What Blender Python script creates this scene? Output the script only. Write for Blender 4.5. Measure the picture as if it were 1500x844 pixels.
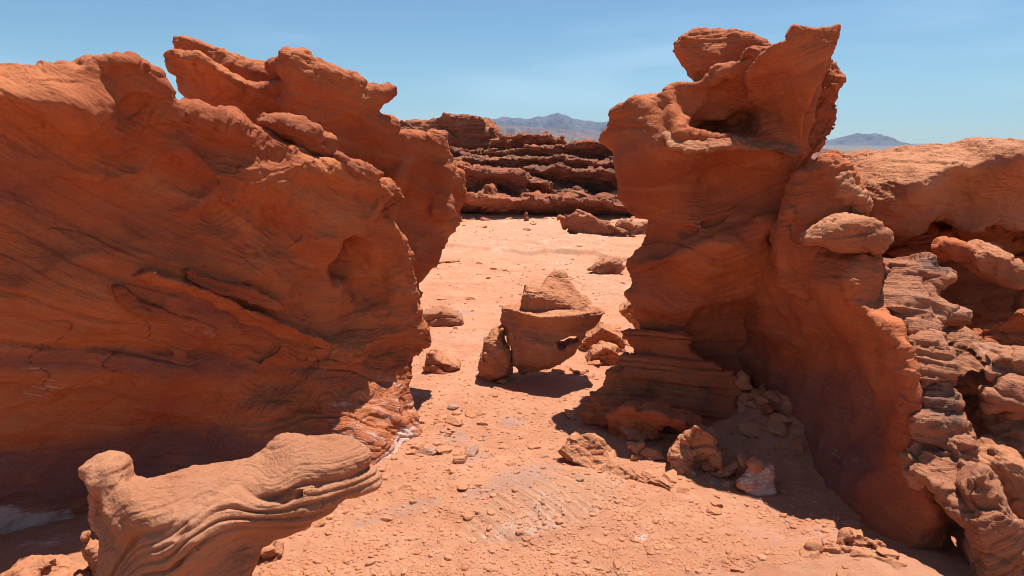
import bpy, math, random, time
import numpy as np
from mathutils import Vector

# ------------------------------------------------------------------ scene, camera, light
scene = bpy.context.scene
for o in list(bpy.data.objects):
    bpy.data.objects.remove(o)
COL = scene.collection
FPX, PW, PH = 1000.0, 1500.0, 844.0          # focal length in photo pixels, photo size
TILT = math.radians(12.0)
EYE = np.array([0.0, 0.0, 2.2])

cam_d = bpy.data.cameras.new('camera')
cam_d.sensor_width = 36.0
cam_d.lens = 36.0 * FPX / PW
cam_d.clip_start = 0.05
cam_d.clip_end = 60000.0
cam = bpy.data.objects.new('camera', cam_d)
cam.location = EYE
cam.rotation_euler = (math.radians(90) - TILT, 0, 0)
COL.objects.link(cam)
scene.camera = cam

SUN_EL = math.radians(73.5)
SUN_DIR = np.array([0.60, 0.80, 0.0]); SUN_DIR /= np.linalg.norm(SUN_DIR)
SUN_DIR = np.array([SUN_DIR[0] * math.cos(SUN_EL), SUN_DIR[1] * math.cos(SUN_EL), math.sin(SUN_EL)])
sun_d = bpy.data.lights.new('sun', 'SUN')
sun_d.energy = 4.6
sun_d.angle = math.radians(0.5)
sun_d.color = (1.0, 0.955, 0.89)
sun = bpy.data.objects.new('sun', sun_d)
sun.rotation_euler = Vector(SUN_DIR).to_track_quat('Z', 'Y').to_euler()
sun.location = (3, 4, 12)
COL.objects.link(sun)

world = bpy.data.worlds.new('World')
scene.world = world
world.use_nodes = True
wn = world.node_tree.nodes; wl = world.node_tree.links
wn.clear()
w_out = wn.new('ShaderNodeOutputWorld'); w_bg = wn.new('ShaderNodeBackground')
sky = wn.new('ShaderNodeTexSky')
sky.sky_type = 'NISHITA'; sky.sun_disc = False
sky.sun_elevation = SUN_EL
sky.sun_rotation = math.atan2(SUN_DIR[0], SUN_DIR[1])
sky.altitude = 700; sky.air_density = 1.0; sky.dust_density = 0.15; sky.ozone_density = 1.2
w_bg.inputs[1].default_value = 0.062
w_mx = wn.new('ShaderNodeMix'); w_mx.data_type = 'RGBA'; w_mx.blend_type = 'MULTIPLY'; w_mx.inputs[0].default_value = 1.0
w_mx.inputs[7].default_value = (0.70, 0.93, 1.02, 1)
wl.new(sky.outputs[0], w_mx.inputs[6]); w_tc = wn.new('ShaderNodeTexCoord'); w_mp = wn.new('ShaderNodeMapping'); w_mp.inputs['Scale'].default_value = (1.6, 1.6, 9.0); w_mp.inputs['Rotation'].default_value = (0.05, 0.12, 0.4)
w_nz = wn.new('ShaderNodeTexNoise'); w_nz.inputs['Scale'].default_value = 1.3; w_nz.inputs['Detail'].default_value = 6.0
w_rg = wn.new('ShaderNodeMapRange'); w_rg.interpolation_type = 'SMOOTHSTEP'; w_rg.inputs[1].default_value = 0.45; w_rg.inputs[2].default_value = 0.75; w_rg.inputs[4].default_value = 0.16
w_c2 = wn.new('ShaderNodeMix'); w_c2.data_type = 'RGBA'; w_c2.inputs[7].default_value = (11.5, 13.5, 15.5, 1)
wl.new(w_tc.outputs['Generated'], w_mp.inputs[0]); wl.new(w_mp.outputs[0], w_nz.inputs['Vector']); wl.new(w_nz.outputs['Fac'], w_rg.inputs[0])
wl.new(w_rg.outputs[0], w_c2.inputs[0]); wl.new(w_mx.outputs[2], w_c2.inputs[6]); wl.new(w_c2.outputs[2], w_bg.inputs[0]); wl.new(w_bg.outputs[0], w_out.inputs[0])

vs = scene.view_settings
vs.view_transform = 'Standard'; vs.look = 'None'; vs.exposure = 0.78; vs.gamma = 1.0; vs.use_curve_mapping = False
cy = scene.cycles
cy.max_bounces = 8; cy.diffuse_bounces = 5; cy.glossy_bounces = 2; cy.volume_bounces = 0
cy.use_denoising = True
cy.pixel_filter_type = 'BLACKMAN_HARRIS'; cy.filter_width = 0.9
cy.use_adaptive_sampling = True; cy.adaptive_threshold = 0.02

# ------------------------------------------------------------------ view geometry
cT, sT = math.cos(TILT), math.sin(TILT)
def ray(u, v):
    x = (u - PW / 2) / FPX; y = (v - PH / 2) / FPX
    return np.array([x, cT - y * sT, -sT - y * cT])

# ------------------------------------------------------------------ noise (numpy)
_rng = np.random.RandomState(7)
_perm = _rng.permutation(256); _perm = np.concatenate([_perm, _perm, _perm]).astype(np.int32)
_g = _rng.normal(size=(256, 3)); _g = (_g / np.linalg.norm(_g, axis=1, keepdims=True)).astype(np.float32)
def gnoise(p, freq=1.0, seed=0):
    """gradient noise, p (N,3), about -1..1"""
    p = np.asarray(p, np.float32) * np.float32(freq) + np.float32(seed * 17.31 + 500.0)
    i = np.floor(p).astype(np.int32); f = p - i
    i &= 255
    w = f * f * f * (f * (f * 6 - 15) + 10)
    out = None
    vals = []
    for dx in (0, 1):
        a = _perm[(i[:, 0] + dx) & 255]
        for dy in (0, 1):
            b = _perm[a + ((i[:, 1] + dy) & 255)]
            for dz in (0, 1):
                g = _g[_perm[b + ((i[:, 2] + dz) & 255)] & 255]
                vals.append(g[:, 0] * (f[:, 0] - dx) + g[:, 1] * (f[:, 1] - dy) + g[:, 2] * (f[:, 2] - dz))
    wx, wy, wz = w[:, 0], w[:, 1], w[:, 2]
    l = lambda a, b, t: a + (b - a) * t
    x0 = l(l(vals[0], vals[1], wz), l(vals[2], vals[3], wz), wy)
    x1 = l(l(vals[4], vals[5], wz), l(vals[6], vals[7], wz), wy)
    return l(x0, x1, wx) * 1.6
def fbm(p, freq, octv=3, seed=0, gain=0.5):
    s = 0; a = 1.0
    for k in range(octv):
        s = s + a * gnoise(p, freq * 2.03 ** k, seed + k * 3); a *= gain
    return s
def chips(p, freq, seed=0):
    """broken facets: nearest-seed cells, each a tilted plane; returns facet height and distance to the cell edge"""
    p = (np.asarray(p, np.float32) + 0.06 / freq * 4 * np.stack([gnoise(p, freq * 1.7, seed + 90), gnoise(p, freq * 1.7, seed + 91), gnoise(p, freq * 1.7, seed + 92)], 1)) * np.float32(freq) + np.float32(seed * 7.7 + 300)
    b = np.floor(p - 0.5).astype(np.int32)
    f1 = np.full(len(p), 9.0, np.float32); f2 = f1.copy(); hgt = np.zeros(len(p), np.float32)
    for dx in (0, 1):
        for dy in (0, 1):
            for dz in (0, 1):
                c = b + np.array([dx, dy, dz], np.int32)
                h = _perm[_perm[_perm[c[:, 0] & 255] + (c[:, 1] & 255)] + (c[:, 2] & 255)] & 255
                q = p - (c + 0.5 + 0.38 * _g[h])
                d = np.sqrt((q * q).sum(1))
                m = d < f1
                f2 = np.where(m, f1, np.minimum(f2, d)); f1 = np.where(m, d, f1)
                hgt = np.where(m, (q * _g[(h * 7 + 13) & 255]).sum(1), hgt)
    return hgt, f2 - f1
_l = {}
def layer1d(s, seed=0, sharp=0.0):
    """1-d layered noise of a bedding coordinate, about -1..1"""
    if seed not in _l:
        _l[seed] = np.random.RandomState(100 + seed).uniform(-1, 1, 512).astype(np.float32)
    t = _l[seed]
    i = np.floor(s).astype(np.int32); f = (s - i).astype(np.float32)
    if sharp > 0:
        f = np.clip((f - 0.5) / (1 - sharp) + 0.5, 0, 1)
    f = f * f * (3 - 2 * f)
    return t[i & 511] * (1 - f) + t[(i + 1) & 511] * f

def smax(a, b, k):
    h = np.maximum(k - np.abs(a - b), 0) / k
    return np.maximum(a, b) + h * h * (k * 0.25)
def smin(a, b, k):
    h = np.maximum(k - np.abs(a - b), 0) / k
    return np.minimum(a, b) - h * h * (k * 0.25)
def sstep(a, b, x):
    t = np.clip((x - a) / (b - a), 0, 1)
    return t * t * (3 - 2 * t)

def poly_sd(px, py, poly):
    """signed distance of points to polygon (negative inside)"""
    P = np.asarray(poly, np.float64)
    d = np.full(px.shape, 1e9); s = np.ones(px.shape)
    n = len(P); j = n - 1
    for i in range(n):
        ex, ey = P[j] - P[i]
        wx = px - P[i, 0]; wy = py - P[i, 1]
        t = np.clip((wx * ex + wy * ey) / (ex * ex + ey * ey + 1e-12), 0, 1)
        bx = wx - ex * t; by = wy - ey * t
        d = np.minimum(d, bx * bx + by * by)
        c1 = py >= P[i, 1]; c2 = py < P[j, 1]; c3 = ex * wy > ey * wx
        flip = (c1 & c2 & c3) | (~c1 & ~c2 & ~c3)
        s = np.where(flip, -s, s)
        j = i
    return s * np.sqrt(d)

def tps(cx, cy, cv, gx, gy, lim=0.15):
    """thin plate spline through control points, evaluated on gx, gy"""
    c = np.stack([cx, cy], 1); n = len(c)
    if n == 1:
        return np.full(gx.shape, cv[0])
    def U(r2): return np.where(r2 > 1e-12, 0.5 * r2 * np.log(r2 + 1e-12), 0)
    K = U(((c[:, None] - c[None]) ** 2).sum(-1)) + np.eye(n) * 1e-3
    if n < 4:
        d2 = (gx[..., None] - cx) ** 2 + (gy[..., None] - cy) ** 2
        w = 1 / (d2 + 1e-3)
        return (w * cv).sum(-1) / w.sum(-1)
    Pm = np.concatenate([np.ones((n, 1)), c], 1)
    A = np.zeros((n + 3, n + 3)); A[:n, :n] = K; A[:n, n:] = Pm; A[n:, :n] = Pm.T
    sol = np.linalg.solve(A, np.concatenate([cv, np.zeros(3)]))
    r2 = (gx[..., None] - cx) ** 2 + (gy[..., None] - cy) ** 2
    out = U(r2) @ sol[:n] + sol[n] + sol[n + 1] * gx + sol[n + 2] * gy
    return np.clip(out, min(cv) - lim, max(cv) + lim)

# ------------------------------------------------------------------ surface extraction
def surface_nets(Fv):
    """Fv (nx,ny,nz), negative inside -> verts in grid units, quads"""
    nx, ny, nz = Fv.shape
    S = Fv < 0
    c = [S[dx:nx - 1 + dx, dy:ny - 1 + dy, dz:nz - 1 + dz] for dx in (0, 1) for dy in (0, 1) for dz in (0, 1)]
    anyc = c[0].copy(); allc = c[0].copy()
    for q in c[1:]:
        anyc |= q; allc &= q
    act = anyc & ~allc
    ii, jj, kk = np.nonzero(act)
    idx = np.full(act.shape, -1, np.int64); idx[ii, jj, kk] = np.arange(len(ii))
    corner = {}
    for dx in (0, 1):
        for dy in (0, 1):
            for dz in (0, 1):
                corner[dx, dy, dz] = Fv[ii + dx, jj + dy, kk + dz]
    acc = np.zeros((len(ii), 3)); cnt = np.zeros(len(ii))
    keys = list(corner)
    for a in keys:
        for ax in range(3):
            if a[ax] == 1: continue
            b = list(a); b[ax] = 1; b = tuple(b)
            va, vb = corner[a], corner[b]
            m = (va < 0) != (vb < 0)
            t = np.where(m, va / np.where(m, va - vb, 1), 0)
            pos = np.tile(np.array(a, float), (len(ii), 1)); pos[:, ax] += t
            acc += pos * m[:, None]; cnt += m
    V = np.stack([ii, jj, kk], 1) + acc / np.maximum(cnt, 1)[:, None]
    quads = []
    for ax in range(3):
        o1, o2 = [(1, 2), (2, 0), (0, 1)][ax]
        sl0 = [slice(None)] * 3; sl1 = [slice(None)] * 3
        sl0[ax] = slice(0, -1); sl1[ax] = slice(1, None)
        A, B = S[tuple(sl0)], S[tuple(sl1)]
        e = A != B
        m = np.zeros_like(e); inn = [slice(1, -1)] * 3; inn[ax] = slice(None); m[tuple(inn)] = e[tuple(inn)]
        I = np.stack(np.nonzero(m), 1)
        if not len(I): continue
        d1 = np.zeros(3, int); d1[o1] = 1; d2 = np.zeros(3, int); d2[o2] = 1
        g = lambda Q: idx[Q[:, 0], Q[:, 1], Q[:, 2]]
        q = np.stack([g(I - d1 - d2), g(I - d2), g(I), g(I - d1)], 1)
        fl = ~A[tuple(I.T)]
        q[fl] = q[fl][:, ::-1]
        quads.append(q)
    Q = np.concatenate(quads)
    Q = Q[(Q >= 0).all(1)]
    return V, Q

def biggest(V, Q):
    lab = np.arange(len(V))
    while True:
        m = lab[Q].min(1)
        new = lab.copy()
        for k in range(4): np.minimum.at(new, Q[:, k], m)
        new = new[new]
        if (new == lab).all(): break
        lab = new
    u, c = np.unique(lab, return_counts=True)
    keep = lab == u[c.argmax()]
    re = np.cumsum(keep) - 1
    Q = re[Q[keep[Q[:, 0]]]]
    return V[keep], Q

def mesh_from(name, V, Fc, smooth=True):
    me = bpy.data.meshes.new(name)
    V = np.asarray(V, np.float32); Fc = np.asarray(Fc, np.int32)
    n, k = Fc.shape
    me.vertices.add(len(V)); me.vertices.foreach_set('co', V.ravel())
    me.loops.add(n * k); me.loops.foreach_set('vertex_index', Fc.ravel())
    me.polygons.add(n)
    me.polygons.foreach_set('loop_start', np.arange(0, n * k, k, dtype=np.int32))
    me.update(calc_edges=True)
    me.validate()
    me.polygons.foreach_set('use_smooth', np.full(len(me.polygons), smooth))
    return me

def get_co(me):
    a = np.empty(len(me.vertices) * 3, np.float32); me.vertices.foreach_get('co', a); return a.reshape(-1, 3)
def get_no(me):
    a = np.empty(len(me.vertices) * 3, np.float32); me.vertex_normals.foreach_get('vector', a); return a.reshape(-1, 3)
def set_attr(me, name, val):
    at = me.attributes.new(name, 'FLOAT', 'POINT')
    at.data.foreach_set('value', np.asarray(val, np.float32))

def subdivide(me):
    o = bpy.data.objects.new('tmp', me); COL.objects.link(o)
    m = o.modifiers.new('s', 'SUBSURF'); m.levels = 1; m.render_levels = 1
    dg = bpy.context.evaluated_depsgraph_get(); dg.update()
    new = bpy.data.meshes.new_from_object(o.evaluated_get(dg))
    bpy.data.objects.remove(o); bpy.data.meshes.remove(me)
    return new

def tag(o, label=None, cat=None, group=None, kind=None):
    if label: o['label'] = label
    if cat: o['category'] = cat
    if group: o['group'] = group
    if kind: o['kind'] = kind
    return o

# ------------------------------------------------------------------ materials
class NT:
    def __init__(s, name):
        s.m = bpy.data.materials.new(name); s.m.use_nodes = True
        s.t = s.m.node_tree; s.t.nodes.clear()
    def n(s, typ, ins=None, **props):
        nd = s.t.nodes.new(typ)
        for k, v in props.items(): setattr(nd, k, v)
        for k, v in (ins or {}).items():
            if isinstance(v, bpy.types.NodeSocket): s.t.links.new(v, nd.inputs[k])
            else: nd.inputs[k].default_value = v
        return nd
    def attr(s, name): return s.n('ShaderNodeAttribute', attribute_name=name).outputs['Fac']
    def math(s, op, a, b=0.0, clamp=False):
        nd = s.n('ShaderNodeMath', {0: a, 1: b}, operation=op); nd.use_clamp = clamp
        return nd.outputs[0]
    def noise(s, vec, scale, detail=4.0, rough=0.55, dims='3D', w=None):
        nd = s.t.nodes.new('ShaderNodeTexNoise'); nd.noise_dimensions = dims
        nd.inputs['Scale'].default_value = scale; nd.inputs['Detail'].default_value = detail; nd.inputs['Roughness'].default_value = rough
        if dims == '1D': s.t.links.new(w, nd.inputs['W'])
        else: s.t.links.new(vec, nd.inputs['Vector'])
        return nd.outputs['Fac']
    def ramp(s, fac, lo, hi):
        nd = s.n('ShaderNodeMapRange', {0: fac, 1: lo, 2: hi, 3: 0.0, 4: 1.0}); nd.interpolation_type = 'SMOOTHSTEP'
        return nd.outputs[0]
    def mix(s, fac, a, b, mode='MIX'):
        nd = s.t.nodes.new('ShaderNodeMix'); nd.data_type = 'RGBA'; nd.blend_type = mode
        for sock, v in ((nd.inputs[0], fac), (nd.inputs[6], a), (nd.inputs[7], b)):
            if isinstance(v, bpy.types.NodeSocket): s.t.links.new(v, sock)
            else: sock.default_value = v if not isinstance(v, tuple) else (*v, 1.0)
        return nd.outputs[2]
    def finish(s, color, height=None, dist=0.02, strength=1.0, rough=0.9):
        b = s.n('ShaderNodeBsdfPrincipled', {'Roughness': rough})
        b.inputs['Specular IOR Level'].default_value = 0.18
        s.t.links.new(color, b.inputs['Base Color']) if isinstance(color, bpy.types.NodeSocket) else None
        if height is not None:
            bp = s.n('ShaderNodeBump', {'Height': height, 'Distance': dist, 'Strength': strength})
            s.t.links.new(bp.outputs[0], b.inputs['Normal'])
        o = s.n('ShaderNodeOutputMaterial'); s.t.links.new(b.outputs[0], o.inputs[0])
        return s.m

def sandstone(name, base=(0.50, 0.178, 0.074), deep=(0.36, 0.102, 0.041), pale=(0.57, 0.225, 0.095),
              dark=(0.085, 0.045, 0.035), fine=1.0, bump=1.0, streak=70.0, varn=0.5, cont=0.5, crease=1.8):
    t = NT(name)
    co = t.n('ShaderNodeTexCoord').outputs['Object']
    st = t.attr('strata')
    sx = t.n('ShaderNodeSeparateXYZ', {0: co})
    def bedded(a, b, det, ro):
        v = t.n('ShaderNodeCombineXYZ', {0: t.math('MULTIPLY', sx.outputs[0], a), 1: t.math('MULTIPLY', sx.outputs[1], a), 2: t.math('MULTIPLY', st, b)})
        return t.noise(v.outputs[0], 1.0, det, ro)
    lay = bedded(0.9 * fine, 8.0, 4.0, 0.6)
    lay2 = bedded(4.0 * fine, streak, 4.0, 0.65)
    cloud = t.noise(co, 0.75 * fine, 6.0, 0.62)
    big = t.noise(co, 1.1 * fine, 5.0, 0.6)
    mid = t.noise(co, 6.0 * fine, 5.0, 0.65)
    grain = t.noise(co, 95.0 * fine, 4.0, 0.7)
    c = t.mix(t.ramp(big, 0.38, 0.64), base, deep)
    c = t.mix(t.math('MULTIPLY', t.ramp(lay, 0.50, 0.72), 0.55 * cont), c, pale)
    c = t.mix(t.math('MULTIPLY', t.ramp(lay, 0.50, 0.30), 0.65 * cont), c, deep)
    c = t.mix(t.math('MULTIPLY', t.ramp(lay2, 0.52, 0.70), 0.40 * cont), c, deep)
    c = t.mix(t.math('MULTIPLY', t.ramp(mid, 0.55, 0.75), 0.28), c, pale)
    c = t.mix(t.math('MULTIPLY', t.ramp(cloud, 0.50, 0.66), 0.4), c, tuple(0.5 * q + r for q, r in zip(deep, (0.02, 0.02, 0.02))))
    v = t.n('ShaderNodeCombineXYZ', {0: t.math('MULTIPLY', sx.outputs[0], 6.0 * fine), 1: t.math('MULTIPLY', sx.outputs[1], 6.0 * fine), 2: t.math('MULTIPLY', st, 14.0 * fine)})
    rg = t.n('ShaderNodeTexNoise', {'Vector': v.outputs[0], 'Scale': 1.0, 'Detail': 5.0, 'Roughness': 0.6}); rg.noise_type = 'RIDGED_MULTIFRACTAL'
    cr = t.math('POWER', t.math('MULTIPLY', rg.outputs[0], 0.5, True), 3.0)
    c = t.mix(t.math('MULTIPLY', cr, 0.45), c, tuple(0.42 * q for q in deep))  # crease dirt that also paints in fine shadow lines the bump barely shows
    # stains
    pu = t.math('MULTIPLY', t.attr('purple'), t.ramp(t.math('ADD', t.math('MULTIPLY', mid, 0.5), t.math('MULTIPLY', lay2, 0.5)), 0.25, 0.5))
    c = t.mix(t.math('MULTIPLY', pu, 0.85), c, (0.21, 0.088, 0.072))
    vm = t.math('ADD', t.attr('varnish'), t.math('SUBTRACT', t.math('ADD', t.math('MULTIPLY', mid, 0.8), t.math('MULTIPLY', lay2, 0.35)), 0.80 - 0.1 * varn))
    c = t.mix(t.math('MULTIPLY', t.ramp(vm, 0.0, 0.35), 0.8), c, dark)
    sm = t.math('ADD', t.attr('salt'), t.math('MULTIPLY', t.math('SUBTRACT', t.math('ADD', t.math('MULTIPLY', t.noise(co, 9.0 * fine, 8.0, 0.75), 0.6), t.math('MULTIPLY', lay2, 0.4)), 0.72), 2.4))
    c = t.mix(t.math('MULTIPLY', t.ramp(sm, 0.0, 0.35), 0.7), c, (0.63, 0.47, 0.40))
    c = t.mix(t.math('MULTIPLY', t.math('SUBTRACT', grain, 0.5), 0.55, False), c, c) if False else c
    gr = t.n('ShaderNodeHueSaturation', {'Color': c, 'Value': t.n('ShaderNodeMapRange', {0: grain, 1: 0.25, 2: 0.75, 3: 0.86, 4: 1.14}).outputs[0]}).outputs[0]
    h = t.math('ADD', t.math('MULTIPLY', lay2, 0.35 + 0.3 * cont), t.math('MULTIPLY', grain, 0.30))
    h = t.math('ADD', h, t.math('MULTIPLY', t.noise(co, 26.0 * fine, 5.0, 0.62), 0.7))
    h = t.math('SUBTRACT', h, t.math('MULTIPLY', cr, crease))
    return t.finish(gr, h, 0.022 * bump / fine, 1.0)

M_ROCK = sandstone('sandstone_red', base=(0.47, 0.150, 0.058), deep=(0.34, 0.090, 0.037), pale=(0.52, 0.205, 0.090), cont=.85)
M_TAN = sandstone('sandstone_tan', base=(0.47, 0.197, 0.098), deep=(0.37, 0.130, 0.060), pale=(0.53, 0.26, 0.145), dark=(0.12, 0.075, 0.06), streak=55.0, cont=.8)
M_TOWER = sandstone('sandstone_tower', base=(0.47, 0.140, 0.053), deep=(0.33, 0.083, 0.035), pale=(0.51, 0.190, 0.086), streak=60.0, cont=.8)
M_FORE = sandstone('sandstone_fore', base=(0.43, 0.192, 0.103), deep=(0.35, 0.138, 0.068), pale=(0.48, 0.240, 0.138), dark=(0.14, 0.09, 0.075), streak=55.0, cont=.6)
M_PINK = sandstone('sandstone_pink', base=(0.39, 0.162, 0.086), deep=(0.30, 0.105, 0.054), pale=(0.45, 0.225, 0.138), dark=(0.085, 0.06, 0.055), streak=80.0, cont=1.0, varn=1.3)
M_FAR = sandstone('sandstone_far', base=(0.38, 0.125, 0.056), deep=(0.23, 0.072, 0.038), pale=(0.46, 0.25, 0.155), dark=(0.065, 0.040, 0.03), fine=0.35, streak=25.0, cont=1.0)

# ------------------------------------------------------------------ rocks
NVERT = [0]
class Frame:
    """upright (or leaning) plane a rock is built round: a along it, b out towards the viewer, c up it"""
    def __init__(s, p0, p1, lean=0.0):
        s.o = np.array([p0[0], p0[1], 0.0])
        a = np.array([p1[0] - p0[0], p1[1] - p0[1], 0.0]); s.a = a / np.linalg.norm(a)
        n = np.array([s.a[1], -s.a[0], 0.0])
        if np.dot(n, EYE - s.o) < 0: n = -n
        L = math.radians(lean)
        s.c = np.array([0, 0, 1.0]) * math.cos(L) + n * math.sin(L)
        s.b = n * math.cos(L) - np.array([0, 0, 1.0]) * math.sin(L)
    def hit(s, u, v, b=0.0):
        r = ray(u, v); o = s.o + s.b * b
        t = np.dot(o - EYE, s.b) / np.dot(r, s.b)
        p = EYE + r * t - s.o
        return np.dot(p, s.a), np.dot(p, s.c)
    def dist(s, u, v):
        r = ray(u, v)
        return np.dot(s.o - EYE, s.b) / np.dot(r, s.b)
    def world(s, A, B, Cc):
        return s.o + A[:, None] * s.a + B[:, None] * s.b + Cc[:, None] * s.c

def ellip(X, Y, Z, r):
    q = np.sqrt((X / r[0]) ** 2 + (Y / r[1]) ** 2 + (Z / r[2]) ** 2)
    return (q - 1) * min(r)

def rock(name, label, cat, p0, p1, outline, front=0.25, back=0.5, lean=0.0, k=0.09, vox=None, feats=(),
         big=(0.06, 1.6), ridged=(0.05, 2.2), strata=(0.03, 7.0), fine=(0.006, 0.004), dip=0.0, bend=0.06, stretch=1.0, flake=0.006, fl=1.7, beds=None, kf=None, chip=(0.010, 5.0), rim=0.7, body=0.3, modmin=0.08, taper=None, rough=0.007, grooves=(),
         mat=None, masks=(), group=None, seed=0, sub=True, edge=0.03, parent=None, hang=0.0, floor=None):
    """one closed, solid rock: outline on its own plane, swelling to front / back, weathered by layered noise"""
    t_start = time.time()
    fr = Frame(p0, p1, lean)
    poly = np.array([fr.hit(*q) for q in outline])
    lo, hi = poly.min(0), poly.max(0)
    um, vm = np.mean([q[0] for q in outline]), np.mean([q[1] for q in outline])
    D = fr.dist(um, vm)
    pxm = D / FPX
    if vox is None: vox = max(0.006, 2.9 * D / 683)
    fctl = front if isinstance(front, (list, tuple)) else None
    bctl = back if isinstance(back, (list, tuple)) else None
    fmax = max(q[2] for q in fctl) + 0.12 if fctl else front
    fmin = min(q[2] for q in fctl) if fctl else front
    bmax = max(q[2] for q in bctl) if bctl else back
    for ft in feats:
        if ft[0] == 'add': fmax = max(fmax, ft[3] + ft[5]); bmax = max(bmax, -ft[3] + ft[5])
        if ft[0] == 'cap': fmax = max(fmax, max(q[2] + q[3] * pxm for q in ft[1]))
    pad = vox * 5 + 0.04 + ridged[0] + strata[0]
    gA = np.arange(lo[0] - pad, hi[0] + pad, vox); gC = np.arange(lo[1] - pad, hi[1] + pad, vox)
    gB = np.arange(-bmax - pad, fmax + pad, vox)
    A2, C2 = np.meshgrid(gA, gC, indexing='ij')
    if floor is not None:                                   # nothing is built far below the ground
        gC = gC[gC * fr.c[2] > floor]; A2, C2 = np.meshgrid(gA, gC, indexing='ij')
    sd = poly_sd(A2, C2, poly)
    if fctl:
        cc = np.array([fr.hit(q[0], q[1], q[2]) for q in fctl])
        fro = tps(cc[:, 0], cc[:, 1], np.array([q[2] for q in fctl], float), A2, C2)
    else: fro = np.full(A2.shape, float(front))
    if bctl:
        cc = np.array([fr.hit(q[0], q[1]) for q in bctl])
        bac = tps(cc[:, 0], cc[:, 1], np.array([q[2] for q in bctl], float), A2, C2)
    else: bac = np.full(A2.shape, float(back))
    # grid arrays are (a, b, c)
    B = gB[None, :, None].astype(np.float32)
    f0 = smax((B - fro[:, None, :]).astype(np.float32), (-B - bac[:, None, :]).astype(np.float32), np.float32(k))
    tb = max(0.0, math.tan(math.radians(lean))) + 0.12 if taper is None else taper
    Fv = smax(f0, (sd[:, None, :] + tb * np.maximum(-B, 0)).astype(np.float32), np.float32(k))
    del f0
    def box(a, b, c, r):
        s = []
        for g, q, rr in ((gA, a, r[0]), (gB, b, r[1]), (gC, c, r[2])):
            i0 = max(0, np.searchsorted(g, q - rr)); i1 = min(len(g), np.searchsorted(g, q + rr))
            s.append(slice(i0, max(i1, i0 + 1)))
        return tuple(s)
    for ft in feats:
        if ft[0] in ('add', 'sub'):
            _, u, v, b, ru, rb, rv, kk = ft[:8]
            rot = math.radians(ft[8]) if len(ft) > 8 else 0.0
            a0, c0 = fr.hit(u, v, b)
            ra = abs(fr.hit(u + ru, v, b)[0] - a0); rc = rv * pxm
            R = max(ra, rc) + kk + vox * 3
            s = box(a0, b, c0, (R, rb + kk + vox * 3, R))
            X, Y, Z = gA[s[0]][:, None, None] - a0, gB[s[1]][None, :, None] - b, gC[s[2]][None, None, :] - c0
            if rot: X, Z = X * math.cos(rot) + Z * math.sin(rot), -X * math.sin(rot) + Z * math.cos(rot)
            e = ellip(X, Y, Z, (ra, rb, rc)).astype(np.float32)
            if ft[0] == 'add': Fv[s] = smin(Fv[s], e, np.float32(kk))
            else: Fv[s] = smax(Fv[s], -e, np.float32(kk))
        else:                                               # 'cap' adds a tapered ridge, 'cut' a groove
            pts = []
            for (u, v, b, r) in ft[1]:
                a0, c0 = fr.hit(u, v, b); pts.append((a0, b, c0, r * pxm))
            kk = ft[2]
            for q0, q1 in zip(pts[:-1], pts[1:]):
                mid = [(q0[i] + q1[i]) / 2 for i in range(3)]; rr = max(q0[3], q1[3]) + kk + 3 * vox
                s = box(*mid, [abs(q0[i] - q1[i]) / 2 + rr for i in range(3)])
                P = [gA[s[0]][:, None, None], gB[s[1]][None, :, None], gC[s[2]][None, None, :]]
                d = [q1[i] - q0[i] for i in range(3)]; L2 = sum(x * x for x in d) + 1e-9
                t = np.clip(sum((P[i] - q0[i]) * d[i] for i in range(3)) / L2, 0, 1)
                dd = np.sqrt(sum((P[i] - q0[i] - d[i] * t) ** 2 for i in range(3))) - (q0[3] + (q1[3] - q0[3]) * t)
                dd = dd.astype(np.float32)
                if ft[0] == 'cap': Fv[s] = smin(Fv[s], dd, np.float32(kk))
                else: Fv[s] = smax(Fv[s], -dd, np.float32(kk))
    # weathering, only near the surface
    band = 0.06 + big[0] * 1.6 + ridged[0] * 1.2 + strata[0] * 1.5
    ii = np.nonzero(np.abs(Fv) < band)
    p = np.stack([gA[ii[0]], gB[ii[1]], gC[ii[2]]], 1).astype(np.float32)
    tanD = math.tan(math.radians(dip))
    ps = p * np.array([1, 1, stretch], np.float32)
    if beds:
        bc = np.array([fr.hit(q[0], q[1], q[2]) for q in beds]); bs = tps(bc[:, 0], bc[:, 1], np.array([q[3] for q in beds], float), A2, C2, 1.0)
    def bed(p):
        if beds:
            ia = np.clip((p[:, 0] - gA[0]) / vox, 0, len(gA) - 1.001); ic = np.clip((p[:, 2] - gC[0]) / vox, 0, len(gC) - 1.001)
            i0 = ia.astype(int); j0 = ic.astype(int); fa = ia - i0; fc = ic - j0
            v_ = (bs[i0, j0] * (1 - fa) + bs[i0 + 1, j0] * fa) * (1 - fc) + (bs[i0, j0 + 1] * (1 - fa) + bs[i0 + 1, j0 + 1] * fa) * fc
            return (v_ + bend * fbm(p, 0.9, 2, seed + 40)).astype(np.float32)
        return p[:, 2] - tanD * p[:, 0] + bend * fbm(p, 0.9, 2, seed + 40) + 0.25 * tanD * p[:, 1]
    S = bed(p)
    edge_w = 1.0
    d = big[0] * fbm(ps, big[1], 2, seed)
    r = 1 - np.abs(gnoise(ps + 0.15 * gnoise(p, 1.5, seed + 9)[:, None], ridged[1], seed + 5)) * 1.6
    d += -ridged[0] * (r * np.abs(r) - 0.4) * np.clip(gnoise(p, 0.8, seed + 11) + 0.9, 0.3, 1)
    mod = np.clip(gnoise(p * np.array([1, 1, 2.2], np.float32), 1.7, seed + 21) * 1.2 + 0.65, modmin, 1.3)
    d += strata[0] * mod * (0.65 * layer1d(S * strata[1], seed, 0.35) + 0.35 * layer1d(S * strata[1] * 2.7, seed + 1, 0.3))
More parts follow.
